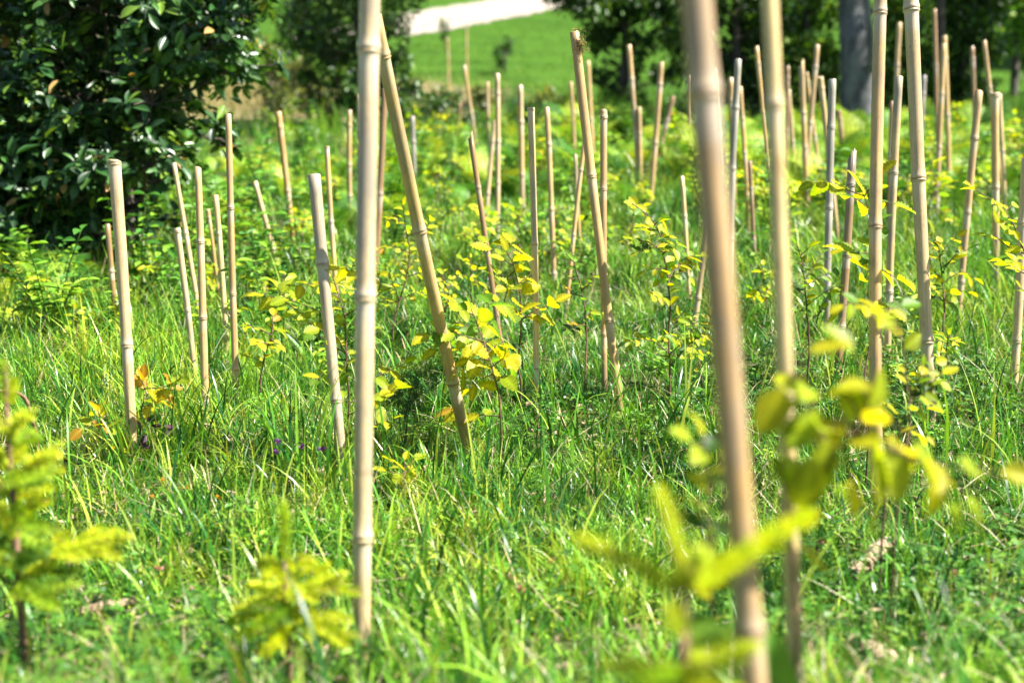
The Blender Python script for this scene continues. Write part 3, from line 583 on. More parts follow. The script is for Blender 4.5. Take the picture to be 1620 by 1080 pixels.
# smaller saplings further back, every one grown separately
def auto_sapling(bx, by, h, leaf, dens, pal, pw, label, d=None):
    st = [(bx + random.uniform(-6, 6) * h / 100, by - h * f) for f in (.3, .6, .85, 1)]
    br = []
    for k in range(dens):
        f = random.uniform(.3, .95); y0 = by - h * f; s_ = random.choice([-1, 1]); ln = h * random.uniform(.15, .36) * (1.25 - .6 * f)
        br.append([(bx, y0), (bx + s_ * ln * .5, y0 - ln * .25), (bx + s_ * ln, y0 - ln * random.uniform(.1, .5))])
    return sapling(label, (bx, by), st, br, leaf, pal, pw, d=d, tmpl=BEECH_LOW, stemw=3)
BACK = [(705, 520, 90, 15, 9), (560, 520, 110, 17, 8), (868, 430, 70, 15, 7), (1145, 320, 60, 13, 5), (1250, 350, 60, 12, 6), (1020, 340, 50, 12, 6), (1440, 360, 80, 14, 8), (1110, 600, 70, 18, 6), (1210, 500, 80, 17, 7), (690, 330, 70, 13, 7), (600, 300, 55, 12, 7),
        (480, 400, 70, 14, 8), (420, 480, 60, 15, 6), (1350, 330, 60, 12, 6), (1560, 330, 60, 13, 8), (1610, 260, 60, 13, 8), (960, 330, 60, 13, 6), (730, 290, 45, 11, 7), (1190, 300, 50, 11, 6), (530, 340, 60, 13, 7), (1470, 260, 50, 11, 7), (640, 440, 60, 14, 5), (1500, 600, 70, 20, 5), (340, 470, 50, 13, 5), (240, 470, 60, 13, 6), (120, 545, 55, 14, 6), (60, 480, 50, 14, 6)]
BL = ['small yellowish beech behind the leaning speckled cane', 'yellow-leaved sapling hidden behind the large pale cane', 'small sapling at the plain tan cane', 'tiny sapling beside the silver-grey cane', 'tiny sapling right of the tall blurred pole', 'small sapling below the tilted cane by the ferns', 'yellow sapling behind the tall creamy cane', 'green seedling left of the huge blurred cane',
      'green sapling between the huge cane and the tall blurred pole', 'yellow tuft behind the top of the leaning cane', 'yellow tuft by the grey cane in the ferns', 'yellow sapling by the short strongly leaning cane', 'low yellow sapling in front of the tan cane with dark top', 'small sapling before the grey trunk',
      'yellow sapling behind the knobbed ribbed cane', 'yellow sapling at the right edge in the ferns', 'small sapling behind the mossy cane', 'tiny yellow tuft at the thin far cane', 'tiny tuft beside the low brown cane', 'sapling left of the large pale cane at fern height', 'yellow tuft by the two crossing canes', 'low tuft crossed by the leaning speckled cane', 'low green sapling right of the tall creamy cane', 'low sapling near the three-jointed tan cane', 'low sapling near the short pale knobbed cane', 'low yellowish sapling below the dark bush', 'low yellowish sapling at the left edge below the dark bush']
for (bx, by, h, lf, dn), lb in zip(BACK, BL):
    pal = [YEL, LIME, MID, DEEP]; pw = [.3, .42, .2, .08] if random.random() < .6 else [.2, .35, .3, .15]
    auto_sapling(bx, by, h, lf, dn, pal, pw, lb)

for v in range(5):
    px_ = 760 + v * 60; auto_sapling(px_, 420, 95, 17, 9, [YEL, LIME, MID, DEEP], [[.25, .45, .25, .05], [.1, .4, .4, .1], [.2, .4, .3, .1], [.05, .3, .45, .2], [.3, .45, .2, .05]][v], 'young beech far back in the undergrowth behind the canes')
roots = sorted([o for o in COL.objects if o.get('label') == 'young beech far back in the undergrowth behind the canes'], key=lambda o: o.name)
for o in roots: o['group'] = 'far young beeches in the undergrowth'
for k in range(22):
    y_ = math.sqrt(random.uniform(5.2 ** 2, 9.6 ** 2)); px_ = random.uniform(600, 1660); x_ = (px_ - 810) / FPX * y_
    c = copy_tree(random.choice(roots)); c.location = (x_, y_, float(G(x_, y_)) - .02); c.rotation_euler = (0, 0, random.uniform(0, 6.28)); s_ = random.uniform(.8, 1.35); c.scale = (s_, s_, s_)

# ------------------------------------------------------------------ spruce saplings
def shoot(bag, twig, P, needle, step, cols, r0, fwd=.55, flat=0.0):
    P = np.asarray(P, float); tube(twig, P, np.linspace(r0, r0 * .5, len(P)), 6)
    seg = np.linalg.norm(np.diff(P, axis=0), axis=1); s = np.concatenate([[0], np.cumsum(seg)]); K = max(6, int(s[-1] / step))
    T, U, V = frames(P); u = np.linspace(.02, 1, K) * s[-1]
    pos = np.stack([np.interp(u, s, P[:, c]) for c in range(3)], 1); idx = np.clip(np.searchsorted(s, u) - 1, 0, len(P) - 1)
    a = np.arange(K) * 2.399 + rng.normal(0, .3, K)
    ra = np.cos(a)[:, None] * U[idx] + np.sin(a)[:, None] * V[idx]
    ra[:, 2] += flat
    D = T[idx] * (fwd + rng.normal(0, .12, (K, 1))) + ra; D /= np.linalg.norm(D, axis=1)[:, None]
    L = needle * rng.uniform(.75, 1.1, K) * np.clip((s[-1] - u) / (needle * 2) + .45, 0, 1)
    side = np.cross(D, ra); side /= np.linalg.norm(side, axis=1)[:, None] + 1e-9
    w = needle * .11; up_ = np.cross(side, D)
    V4 = np.stack([pos - side * w * .6, pos + D * L[:, None] * .5 - side * w, pos + D * L[:, None], pos + D * L[:, None] * .5 + side * w], 1)
    q = np.arange(K * 4).reshape(K, 4); bag.add(V4.reshape(-1, 3), q, None, np.repeat(pick(cols, K, .2), 4, 0))
SPR = [(.54, .61, .03), (.44, .57, .035), (.60, .61, .03)]; SPRD = [(.17, .30, .03), (.10, .22, .03), (.28, .42, .04)]
def spruce(label, base, d, stem, shoots, needle, step=.00055, r=.0035, side=True):
    g = at(*base, d); g[2] = float(G(g[0], g[1])) - .02
    root = empty('spruce_sapling', g, label, 'sapling', 'spruce saplings in the near grass'); bn, bt = Bag(), Bag()
    pts = [g] + [at(x, y, d + dz) for x, y, dz in stem]; P = smooth_path(pts, 24); tube(bt, P, np.linspace(r * 1.5, r * .8, len(P)), 8)
    for sh in shoots:
        pal = {'y': SPR, 'd': SPRD, 'm': [(.26, .42, .03), (.38, .50, .03)]}[sh[0]]; Q = smooth_path([at(x, y, d + dz) for x, y, dz in sh[1]], 10)
        shoot(bn, bt, Q, needle * 1.2, step, pal, r * .32, flat=.1)
        Lq = np.linalg.norm(Q[-1] - Q[0])
        if side and Lq > .035 and abs(Q[-1][2] - Q[0][2]) < .8 * Lq:
            for f, sg in ((.4, 1), (.6, -1)):
                i = int(f * (len(Q) - 1)); t_ = Q[min(i + 1, len(Q) - 1)] - Q[i]; t_ /= np.linalg.norm(t_); sd = np.cross(t_, [0, 0, 1.0]) * sg
                e = Q[i] + (t_ * .8 + sd * .6 + np.array([0, 0, random.uniform(-.15, .35)])) * Lq * random.uniform(.28, .42)
                shoot(bn, bt, [Q[i], (Q[i] + e) / 2 + [0, 0, .002], e], needle * .95, step * 1.5, pal, r * .25, flat=.1)
    bt.obj('stem', M['twig'], root, origin=g); bn.obj('needles', M['spruce'], root, origin=g)
    return root
spruce('spruce sapling at the left edge with a long feathery bough', (34, 985), 1.75, [(30, 930, 0), (22, 800, 0), (14, 700, .01), (8, 580, .02)],
    [('m', [(8, 640, .02), (6, 570, .02)]), ('y', [(12, 690, .01), (35, 662, -.02), (52, 660, -.03)]), ('y', [(12, 690, .01), (-10, 650, 0), (-30, 630, 0)]), ('y', [(10, 640, .01), (24, 600, .04)]), ('y', [(20, 780, 0), (60, 738, .02), (102, 742, .03)]), ('y', [(20, 770, 0), (60, 730, -.03), (92, 718, -.05)]), ('y', [(20, 790, 0), (60, 775, .01), (85, 770, .02)]),
     ('y', [(20, 790, 0), (-10, 760, 0), (-30, 745, 0)]), ('y', [(24, 830, 0), (50, 800, .03), (80, 790, .05)]), ('y', [(30, 915, 0), (90, 880, -.02), (150, 858, -.03), (205, 848, -.04)]), ('y', [(90, 880, -.02), (140, 850, 0), (185, 838, .01)]), ('y', [(100, 876, -.02), (150, 872, -.04), (190, 880, -.06)]), ('y', [(70, 890, -.02), (90, 862, 0), (110, 842, .02)]),
     ('m', [(30, 920, 0), (70, 905, .02), (110, 908, .03)]), ('m', [(22, 800, 0), (50, 830, -.05), (78, 838, -.08)]), ('m', [(18, 750, 0), (48, 760, -.06), (76, 752, -.1)]), ('m', [(25, 850, 0), (60, 865, .05), (100, 862, .08)]), ('m', [(14, 700, 0), (40, 690, .05), (62, 694, .08)]), ('m', [(28, 890, 0), (-5, 880, -.05), (-25, 870, -.08)]), ('m', [(30, 925, 0), (60, 945, -.07), (90, 960, -.12)]), ('d', [(30, 930, 0), (-10, 905, .0), (-30, 890, 0)]), ('d', [(28, 880, 0), (-5, 850, .04), (-20, 830, .05)]), ('d', [(30, 940, 0), (70, 930, -.05), (100, 935, -.08)]), ('d', [(26, 860, 0), (50, 845, .06), (70, 842, .09)]), ('y', [(26, 850, 0), (5, 815, -.04), (-8, 800, -.06)]), ('d', [(60, 895, -.01), (90, 905, .0), (130, 900, .0)]), ('y', [(17, 730, 0), (40, 705, .03)]), ('y', [(17, 740, 0), (-5, 715, .03)]), ('d', [(28, 900, 0), (45, 880, -.05), (75, 870, -.09)])], .0125)
spruce('low spruce sapling with upright leader left of the large pale cane', (458, 1030), 1.72, [(455, 990, 0), (452, 930, 0), (448, 885, 0)],
    [('m', [(448, 892, 0), (449, 840, 0), (450, 792, 0)]), ('m', [(449, 890, .001), (451, 840, .001), (450, 800, 0)]), ('y', [(450, 895, 0), (480, 885, .02), (505, 902, .03)]), ('y', [(450, 900, 0), (420, 890, .02), (405, 900, .02)]), ('y', [(455, 940, 0), (510, 925, -.02), (545, 905, -.03)]), ('y', [(500, 930, 0), (530, 930, 0), (570, 935, .01)]), ('y', [(455, 945, 0), (480, 935, -.05), (500, 950, -.08)]), ('y', [(456, 960, 0), (510, 975, -.03), (555, 980, -.05)]),
     ('y', [(455, 950, 0), (420, 945, .0), (372, 962, 0)]), ('m', [(456, 970, 0), (420, 985, -.05), (380, 1012, -.08)]), ('y', [(455, 945, 0), (430, 930, .05), (400, 925, .08)]), ('m', [(457, 980, 0), (500, 990, .04), (560, 1005, .06)]), ('y', [(457, 985, 0), (440, 1010, -.06), (415, 1035, -.1)]), ('y', [(457, 975, 0), (520, 1000, -.07), (548, 1020, -.1)]), ('m', [(456, 960, 0), (410, 965, .06), (360, 985, .1)]), ('y', [(455, 930, 0), (470, 905, .05), (490, 895, .09)]), ('y', [(452, 920, 0), (430, 905, -.03), (418, 915, -.05)]), ('d', [(458, 990, 0), (500, 1000, -.05), (530, 1020, -.08)]), ('y', [(490, 932, -.01), (505, 910, .02), (520, 890, .03)]), ('d', [(456, 965, 0), (440, 975, -.08), (425, 990, -.12)])], .0115)
spruce('strongly blurred spruce tip with star of yellow shoots in the foreground', (1082, 1150), 1.02, [(1080, 1080, 0), (1082, 1000, 0), (1084, 935, 0)],
    [('y', [(1080, 935, 0), (1000, 890, .01), (905, 850, .02)]), ('y', [(1083, 935, 0), (1068, 850, .0), (1045, 770, .0)]), ('y', [(1086, 935, 0), (1100, 900, -.01), (1112, 868, -.02)]), ('y', [(1090, 935, 0), (1180, 875, .03), (1285, 812, .05)]), ('y', [(1080, 1000, 0), (1060, 960, -.02)]), ('y', [(1080, 1060, 0), (1020, 1055, 0), (955, 1050, 0)]), ('y', [(1082, 1050, 0), (1140, 1045, -.02), (1195, 1020, -.03)]),
     ('d', [(1082, 1010, 0), (1120, 1000, .04), (1150, 1010, .06)]), ('d', [(1081, 1065, 0), (1040, 1075, -.03), (1000, 1090, -.05)]), ('y', [(1081, 1075, 0), (1130, 1090, -.03), (1180, 1095, -.04)])], .0115, step=.00035, side=False)

# ------------------------------------------------------------------ other meadow plants
def broad_weed(label, px, py, d, leaves, col):
    g = at(px, py, d); g[2] = float(G(g[0], g[1])); b = Bag()
    T_ = leaf_template(9, width=.2, pleat=.006, serr=.03, fold=.12, droop=.1, peak=.4)
    for (az, tilt, L) in leaves:
        D = np.array([math.cos(az) * math.cos(tilt), math.sin(az) * math.cos(tilt), math.sin(tilt)]); Nn = np.array([-math.cos(az) * math.sin(tilt), -math.sin(az) * math.sin(tilt), math.cos(tilt)])
        put_leaves(b, T_, [g], [D], [Nn], [L], pick([col], 1, .1))
    return tag(b.obj('dock_plant', M['weed'], origin=g), label, 'weed')
tip = at(1226, 992, 1.1); DL = np.array([.05, .03, 1.0]); DL /= np.linalg.norm(DL); b0 = tip - DL * .16; g = ground(b0[0], b0[1] - .01); b = Bag()
tube(b, smooth_path([g - [0, 0, .01], (g + b0) / 2, b0], 8), .0022, 6, (.10, .2, .04)); put_leaves(b, leaf_template(9, width=.2, pleat=.006, serr=.03, fold=.12, droop=.06, peak=.4), [b0], [DL], [(0.15, -1, .1)], [.16], [(.11, .26, .03)])
for az in (2.9, -.3, 4.6): put_leaves(b, leaf_template(9, width=.2, pleat=.006, serr=.03, fold=.12, droop=.2, peak=.4), [g], [(math.cos(az), math.sin(az), .7)], [(-.5 * math.cos(az), -.5 * math.sin(az), 1)], [.10], [(.10, .23, .035)])
tag(b.obj('dock_plant', M['weed'], origin=g), 'broad blurred green dock leaf at the bottom edge beside the huge cane', 'weed')
def feathery(label, base, d, pts, n):
    g = at(*base, d); g[2] = float(G(g[0], g[1])); root = empty('feathery_herb', g, label, 'herb'); bt, bl = Bag(), Bag()
    for st in pts:
        P = smooth_path([g] + [at(x, y, d + random.gauss(0, .03)) for x, y in st], 22); tube(bt, P, np.linspace(.0016, .0006, len(P)), 5, (.05, .12, .03))
        for k in range(6, len(P)):
            for _ in range(4):
                p0 = P[k]; dr = np.array([random.gauss(0, 1), random.gauss(0, 1), random.gauss(.5, .4)]); dr /= np.linalg.norm(dr); L = random.uniform(.012, .028)
                tube(bt, [p0, p0 + dr * L * .5 + np.array([0, 0, .002]), p0 + dr * L], .0004, 3, (.05, .12, .03))
                for f in (.3, .5, .7, .9):
                    d2 = dr * .6 + np.array([random.gauss(0, .6), random.gauss(0, .6), random.gauss(.2, .4)]); tube(bl, [p0 + dr * L * f, p0 + dr * L * f + d2 * .007], .0005, 3, random.choice([(.05, .14, .03), (.08, .18, .04)]))
    bt.obj('stem', M['weed'], root, origin=g); bl.obj('foliage', M['weed'], root, origin=g)
feathery('dark feathery herb left of the leaning speckled cane foot', (640, 690), 2.95, [[(645, 640), (660, 600), (690, 578)], [(630, 640), (640, 590), (655, 550)], [(640, 650), (610, 610), (605, 585)], [(650, 640), (690, 610), (705, 590)], [(640, 660), (655, 630), (650, 600)]], 5)
def flowers(label, spots, d, col, name, size, cat, stemcol=(.06, .13, .03)):
    for k, (x, y) in enumerate(spots):
        p = at(x, y, d(x, y) if callable(d) else d); g = ground(p[0], p[1]); root = empty(name, g, label if isinstance(label, str) else label[k], cat, None if not isinstance(label, str) else name.replace('_', ' ') + 's in the grass')
        bs, bf = Bag(), Bag(); tube(bs, smooth_path([g, (g + p) / 2 + np.array([.004, 0, 0]), p], 8), .0007, 4, stemcol)
        K = 14; D = rng.normal(0, 1, (K, 3)); D[:, 2] = np.abs(D[:, 2]) + .2; put_leaves(bf, OVAL, np.repeat([p], K, 0) + rng.normal(0, size * .25, (K, 3)), D, rng.normal(0, 1, (K, 3)) + [0, 0, 1], np.full(K, size), pick([col], K, .3))
        bs.obj('stem', M['weed'], root, origin=g); bf.obj('blossom', M['weed'], root, origin=g)
dd_ = lambda x, y: hit(x, y)[1]
flowers('small purple blossom low in the grass left of the large pale cane', [(440, 700), (510, 712), (478, 708), (436, 716), (8, 553)][:4], 2.6, (.10, .02, .14), 'purple_flower', .008, 'flower')
flowers('tiny orange-yellow flower in the grass below the thick pale cane', [(296, 772), (240, 786), (345, 788), (258, 760)], dd_, (.62, .25, .02), 'yellow_flower', .006, 'flower')
flowers('small pink clover head low in the near grass', [(875, 890), (805, 915), (825, 935), (250, 900), (405, 925), (1508, 908), (1300, 860)], dd_, (.45, .16, .16), 'clover_flower', .009, 'flower')
# dark purple-leaved seedling beside the thick pale cane
g = at(248, 690, 2.9); g = ground(g[0], g[1]); root = empty('purple_seedling', g, 'dark purple-leaved seedling in the grass right of the thick pale cane', 'seedling'); bs, bl = Bag(), Bag()
for (x, y) in ((232, 668), (255, 676), (262, 672), (246, 664), (270, 680), (150, 705)):
    p = at(min(x, 280), y, 2.9 + random.gauss(0, .02)) if x > 200 else g + np.array([-.03, -.03, .04]); tube(bs, smooth_path([g, (g + p) / 2, p], 6), .0008, 4)
    K = 3; put_leaves(bl, BEECH_LOW, np.repeat([p], K, 0), rng.normal(0, 1, (K, 3)) * [1, 1, .2], rng.normal(0, .3, (K, 3)) + [0, 0, 1], rng.uniform(.018, .03, K), pick([(.055, .03, .05), (.08, .04, .06)], K))
bs.obj('stem', M['stem'], root, origin=g); bl.obj('foliage', M['weed'], root, origin=g)
# bent dead twig at the left edge
b = Bag(); td = 2.75; P = smooth_path([at(-30, 612, td), at(0, 619, td), at(28, 622, td), at(42, 634, td + .01), at(50, 660, td + .02), at(58, 690, td + .04), at(62, 730, td + .05)], 40); P[-1, 2] = G(P[-1, 0], P[-1, 1]) - .01
tube(b, P, np.linspace(.0042, .0032, len(P)) * (1 + .12 * np.sin(np.arange(len(P)) * 2.1)), 8)
tag(b.obj('dead_twig', M['twig'], origin=P[-1]), 'bent brown dead twig arching out of the grass at the left edge', 'twig')
# weathered wood chunk and slivers of wood in the near grass
def chunk(px, py, L, w, az, tilt, label):
    p, d = hit(px, py, .028); b = Bag(); n = 9; m = 12; P = p + np.linspace(-.5, .5, m)[:, None] * L * np.array([math.cos(az) * math.cos(tilt), math.sin(az) * math.cos(tilt), math.sin(tilt)])
    P += rng.normal(0, w * .06, P.shape); tube(b, P, w / 2 * rng.uniform(.75, 1.1, m), n); v = b.v[0]; v += rng.normal(0, w * .05, v.shape).astype(np.float32)
    return tag(b.obj('wood_chunk', M['wood'], smooth=False, origin=p), label, 'wood piece')
chunk(1375, 885, .095, .03, .7, .35, 'pale broken piece of wood lying in the grass right of the tall blurred pole')
chunk(170, 958, .075, .016, .25, .1, 'pale wood splinter on the ground near the left spruce')
chunk(1270, 930, .05, .018, 1.2, .3, 'small pale chunk of wood at the foot of the tall blurred pole')
chunk(1480, 1005, .05, .02, .4, .1, 'small pale block of wood in the grass near the bottom right corner')
chunk(1380, 1030, .06, .026, 2.6, .2, 'pale chip of wood at the bottom edge right of the huge cane')
b = Bag(); K = 650; X = rng.uniform(-1.2, 1.2, K); Yy = rng.uniform(1.45, 3.2, K); Zz = G(X, Yy) + rng.uniform(.003, .03, K)
a = rng.uniform(0, 6.28, K); L = rng.uniform(.006, .026, K); w = rng.uniform(.003, .010, K); D = np.stack([np.cos(a), np.sin(a), rng.normal(0, .25, K)], 1); Sd = np.stack([-np.sin(a), np.cos(a), rng.normal(0, .3, K)], 1); P0 = np.stack([X, Yy, Zz], 1)
V8 = np.stack([P0 + D * L[:, None] * sx * (1 if sy < 0 else .8) + Sd * w[:, None] * sy + np.array([0, 0, sz * .003]) for sz in (-1, 1) for sx, sy in ((-.5, -.5), (.5, -.5), (.5, .5), (-.5, .5))], 1)
q = np.array([(0, 1, 2, 3), (4, 5, 6, 7), (0, 1, 5, 4), (1, 2, 6, 5), (2, 3, 7, 6), (3, 0, 4, 7)]); b.add(V8.reshape(-1, 3), (q[None] + (np.arange(K) * 8)[:, None, None]).reshape(-1, 4))
tag(b.obj('wood_chips', M['wood'], smooth=False), 'pale wood chips scattered on the soil between the grass', 'wood chips', kind='stuff')

# ------------------------------------------------------------------ grass
def blades(bag, X, Y, L, W, tilt, curl, C, K=4, z0=None):
    n = len(X); az = rng.uniform(0, 2 * math.pi, n); tw = rng.normal(0, .5, n)
    Z = G(X, Y) - .006 if z0 is None else z0
    p = np.stack([X, Y, Z], 1); hx, hy = np.cos(az), np.sin(az)
    sx, sy = -np.sin(az + tw), np.cos(az + tw); out = []
    for i in range(K + 1):
        f = i / K; w = W * (1 - f ** 1.8) * (.75 + .5 * min(1, f * 2.5)) / 1.25
        if i < K:
            off = np.stack([sx * w / 2, sy * w / 2, np.zeros(n)], 1); out += [p - off, p + off]
        else: out.append(p)
        th = tilt + curl * ((i + .5) / K) ** 1.4
        p = p + (L / K)[:, None] * np.stack([hx * np.sin(th), hy * np.sin(th), np.cos(th)], 1)
    V = np.stack(out, 1); m = 2 * K + 1; o = (np.arange(n) * m)[:, None, None]
    q = np.array([(2 * i, 2 * i + 1, 2 * i + 3, 2 * i + 2) for i in range(K - 1)]); t = np.array([(2 * K - 2, 2 * K - 1, 2 * K)])
    bag.add(V.reshape(-1, 3), (q[None] + o).reshape(-1, 4), (t[None] + o).reshape(-1, 3), np.repeat(C, m, 0))
def patch_noise(x, y, s, seed):
    r_ = np.random.default_rng(seed); v = np.zeros_like(x)
    for k in range(5):
        a = r_.uniform(0, 6.28); f = s * r_.uniform(.6, 2.2); v += np.sin(f * (x * math.cos(a) + y * math.sin(a)) + r_.uniform(0, 6.28))
    return v / 2.6
def area(n, y0, y1, margin):
    out = [];
    while sum(len(o) for o in out) < n:
        y = rng.uniform(y0, y1, n * 2); x = rng.uniform(-1, 1, n * 2) * (.37 * y1 + margin); k = np.abs(x) < .37 * y + margin; out.append(np.stack([x[k], y[k]], 1))
    a = np.concatenate(out)[:n]; return a[:, 0], a[:, 1]
GREEN = [(.074, .245, .022), (.030, .14, .018), (.125, .315, .024), (.22, .41, .034), (.018, .09, .018), (.30, .40, .05)]
gb = Bag(); st = Bag()
def field(n, y0, y1, margin, lmean, wmean, K, thin=.0):
    x, y = area(n, y0, y1, margin)
    # tufts: pull two thirds of the blades towards tuft centres
    nt_ = max(50, n // 34); tx, ty = area(nt_, y0, y1, margin); pickt = rng.integers(0, nt_, n); pull = rng.random(n) < .8
    x = np.where(pull, tx[pickt] + rng.normal(0, .021, n), x); y = np.where(pull, ty[pickt] + rng.normal(0, .021, n), y)
    pn = patch_noise(x, y, 2.6, 3); pl = patch_noise(x, y, 1.3, 11)
    keep = (rng.random(n) < np.clip(.86 + .35 * pl, .35, 1)) & ~((y > 10.5) & (np.hypot((x + 2.4) * .36, (y - 14.3) * .24) < .85)); x, y, pn, pickt, pull = x[keep], y[keep], pn[keep], pickt[keep], pull[keep]; n = len(x)
    tl = rng.uniform(.6, 1.55, nt_)[pickt]; L = lmean * rng.lognormal(0, .33, n) * np.where(pull, tl, .85) * (1 + .22 * pn)
    W = wmean * rng.lognormal(0, .38, n); L = np.clip(L, .03, .34); W = np.clip(W, .0011, .0085)
    tilt = np.abs(rng.normal(.15, .42, n)); curl = np.abs(rng.normal(.9, .8, n))
    tc = pick(GREEN, nt_, .2)[pickt]; C = np.where(pull[:, None], tc * rng.uniform(.8, 1.2, (n, 1)), pick(GREEN, n, .22)); C = C * (1 + .18 * pn[:, None] * np.array([1.2, .6, .2]))
    blades(gb, x, y, L, W, tilt, curl, C, K)
field(50000, 1.0, 2.4, .85, .055, .0037, 5)
field(125000, 2.1, 4.2, .85, .059, .0029, 5)
field(92000, 4.0, 7.2, .9, .085, .0040, 4)
field(46000, 7.0, 13.5, .8, .15, .0065, 3)
# longer arching blades standing over the sward
x, y = area(1900, 1.2, 5.5, .4); n = len(x)
blades(gb, x, y, rng.uniform(.12, .27, n), rng.uniform(.0035, .0075, n), np.abs(rng.normal(.15, .15, n)), np.abs(rng.normal(1.2, .6, n)), pick(GREEN, n, .2), 8)
# sheaf of tall blades in front of the broad chalky cane and other tall tufts
for (px, py, k, h) in ((470, 760, 26, .30), (215, 760, 14, .26), (300, 720, 16, .3), (540, 790, 18, .26), (900, 720, 10, .25), (1080, 690, 12, .28), (1000, 680, 10, .26), (330, 870, 20, .22), (1330, 600, 14, .28), (1560, 760, 16, .25), (760, 790, 12, .22), (100, 800, 18, .24), (1480, 720, 12, .26), (30, 1040, 18, .2), (700, 1060, 14, .18), (570, 1040, 34, .13), (590, 1050, 26, .12), (1255, 1075, 24, .13)):
    p, _ = hit(px, py, .02); n = k; blades(gb, p[0] + rng.normal(0, .025, n), p[1] + rng.normal(0, .025, n), h * rng.uniform(.6, 1.1, n), rng.uniform(.004, .008, n), np.abs(rng.normal(.12, .12, n)), np.abs(rng.normal(.8, .5, n)), pick(GREEN, n, .15), 8)
# mown lawn on the far slope
x, y = area(60000, 13.0, 40, 2.0); dry = np.hypot((x + 2.4) * .36, (y - 14.3) * .24) + .25 * patch_noise(x, y, 1.5, 2) < .75; x, y = x[~dry], y[~dry]; n = len(x); lb_ = Bag(); blades(lb_, x, y, rng.uniform(.03, .09, n), rng.uniform(.006, .014, n), np.abs(rng.normal(.2, .2, n)), np.abs(rng.normal(.5, .4, n)), pick([(.072, .15, .005), (.055, .125, .004), (.10, .175, .008)], n, .2) * (1 + .28 * patch_noise(x, y, .9, 8)[:, None] + .18 * patch_noise(x, y, 3.0, 9)[:, None]), 2)
M['lawn'] = leaf_mat('lawn_blade', .35, .7, .1, (1.2, 1.15, .4), 10, .2)
tag(lb_.obj('lawn_grass', M['lawn']), 'short mown grass of the lawn slope beyond the trees', 'grass', kind='stuff')
pth = np.concatenate(rows)
tag(gb.obj('grass', M['grass']), 'tangled sunlit green grass covering the meadow', 'grass', kind='stuff')
n = 10000; x, y = -2.4 + rng.normal(0, 1.1, n), 14.3 + rng.normal(0, 1.9, n); blades(st, x, y, rng.uniform(.05, .2, n), rng.uniform(.004, .009, n), np.abs(rng.normal(.3, .3, n)), np.abs(rng.normal(.6, .4, n)), pick([(.30, .22, .10), (.38, .29, .14), (.16, .21, .03), (.10, .17, .02)], n, .2), 2)
x, y = area(10000, 1.1, 6.0, .4); n = len(x)
blades(st, x, y, rng.uniform(.03, .13, n), rng.uniform(.001, .0032, n), np.abs(rng.normal(1.05, .35, n)), rng.normal(.3, .4, n), pick([(.42, .33, .18), (.50, .42, .26), (.30, .21, .10), (.55, .48, .34)], n, .2), 3, G(x, y) + rng.uniform(0, .045, n))
tag(st.obj('dry_grass_litter', M['straw']), 'dead straw-coloured blades lying among the green grass', 'dry grass', kind='stuff')
# clover and other round-leaved ground cover
cb = Bag(); x, y = area(9000, 1.1, 3.6, .3); k = patch_noise(x, y, 3.2, 21) + .5 * patch_noise(x, y, 9, 5) > .62 - .35 * (y < 2.2); x, y = x[k], y[k]
n = len(x); z = G(x, y) + rng.uniform(.02, .085, n); az = rng.uniform(0, 6.28, n); C = pick([(.04, .13, .015), (.065, .17, .018), (.03, .10, .014), (.12, .23, .025)], n, .2)
CL = leaf_template(5, width=.42, pleat=0, serr=0, fold=.08, droop=.05, peak=.6)
for k in range(3):
    a = az + k * 2.094; D = np.stack([np.cos(a), np.sin(a), rng.normal(.05, .2, n)], 1); put_leaves(cb, CL, np.stack([x, y, z], 1), D, np.stack([rng.normal(0, .25, n), rng.normal(0, .25, n), np.ones(n)], 1), rng.uniform(.008, .017, n), C)
tag(cb.obj('clover', M['weed']), 'patches of green clover leaves in the near grass', 'clover', kind='stuff')

# ------------------------------------------------------------------ ferns and leafy weeds of the bank
def fern_mesh(seed, nf, L, sub):
    r_ = random.Random(seed); b = Bag()
    for f in range(nf):
        az = f / nf * 6.283 + r_.uniform(-.4, .4); th = r_.uniform(.15, .5); P = [np.zeros(3)]; n = 22; LL = L * r_.uniform(.75, 1.1)
        for i in range(n):
            th2 = th + 1.15 * (i / n) ** 1.5; P.append(P[-1] + LL / n * np.array([math.cos(az) * math.sin(th2), math.sin(az) * math.sin(th2), math.cos(th2)]))
        P = np.array(P); col = np.array(r_.choice([(.11, .29, .02), (.24, .40, .028), (.05, .17, .018), (.36, .44, .03)])); tube(b, P, np.linspace(.003, .001, len(P)), 4, (.16, .2, .05)); T, U, V = frames(P)
        for i in range(3, n + 1):
            g_ = (i - 3) / (n - 3); pl = LL * .36 * (math.sin(math.pi * (g_ * .82 + .16)) ** .9) + .006
            for s_ in (-1, 1):
                side = np.cross(T[i], [0, 0, 1]); side = side / (np.linalg.norm(side) + 1e-6) * s_; d_ = side + T[i] * .45; d_ /= np.linalg.norm(d_); nn = np.cross(side * s_, T[i]); p0 = P[i]; K = 9; vv = [p0]; 
                for k in range(1, K):                   # toothed pinna outline
                    u = k / K; wv = pl * .085 * (1 - u ** 1.6) * (1 if k % 2 else .25); c_ = p0 + d_ * pl * u - np.array([0, 0, pl * .25 * u * u]); e = np.cross(nn, d_); vv += [c_ - e * wv, c_ + e * wv]
                vv.append(p0 + d_ * pl - np.array([0, 0, pl * .25])); q = [(2 * k - 1, 2 * k, 2 * k + 2, 2 * k + 1) for k in range(1, K - 1)]; b.add(vv, q, [(0, 2, 1), (2 * K - 3, 2 * K - 2, 2 * K - 1)], col * r_.uniform(.85, 1.15))
    return b.mesh('bracken_fern', M['fern'])
FM = [fern_mesh(i, r_, L, 0) for i, (r_, L) in enumerate(((7, .42), (6, .5), (5, .36), (8, .46), (6, .32)))]
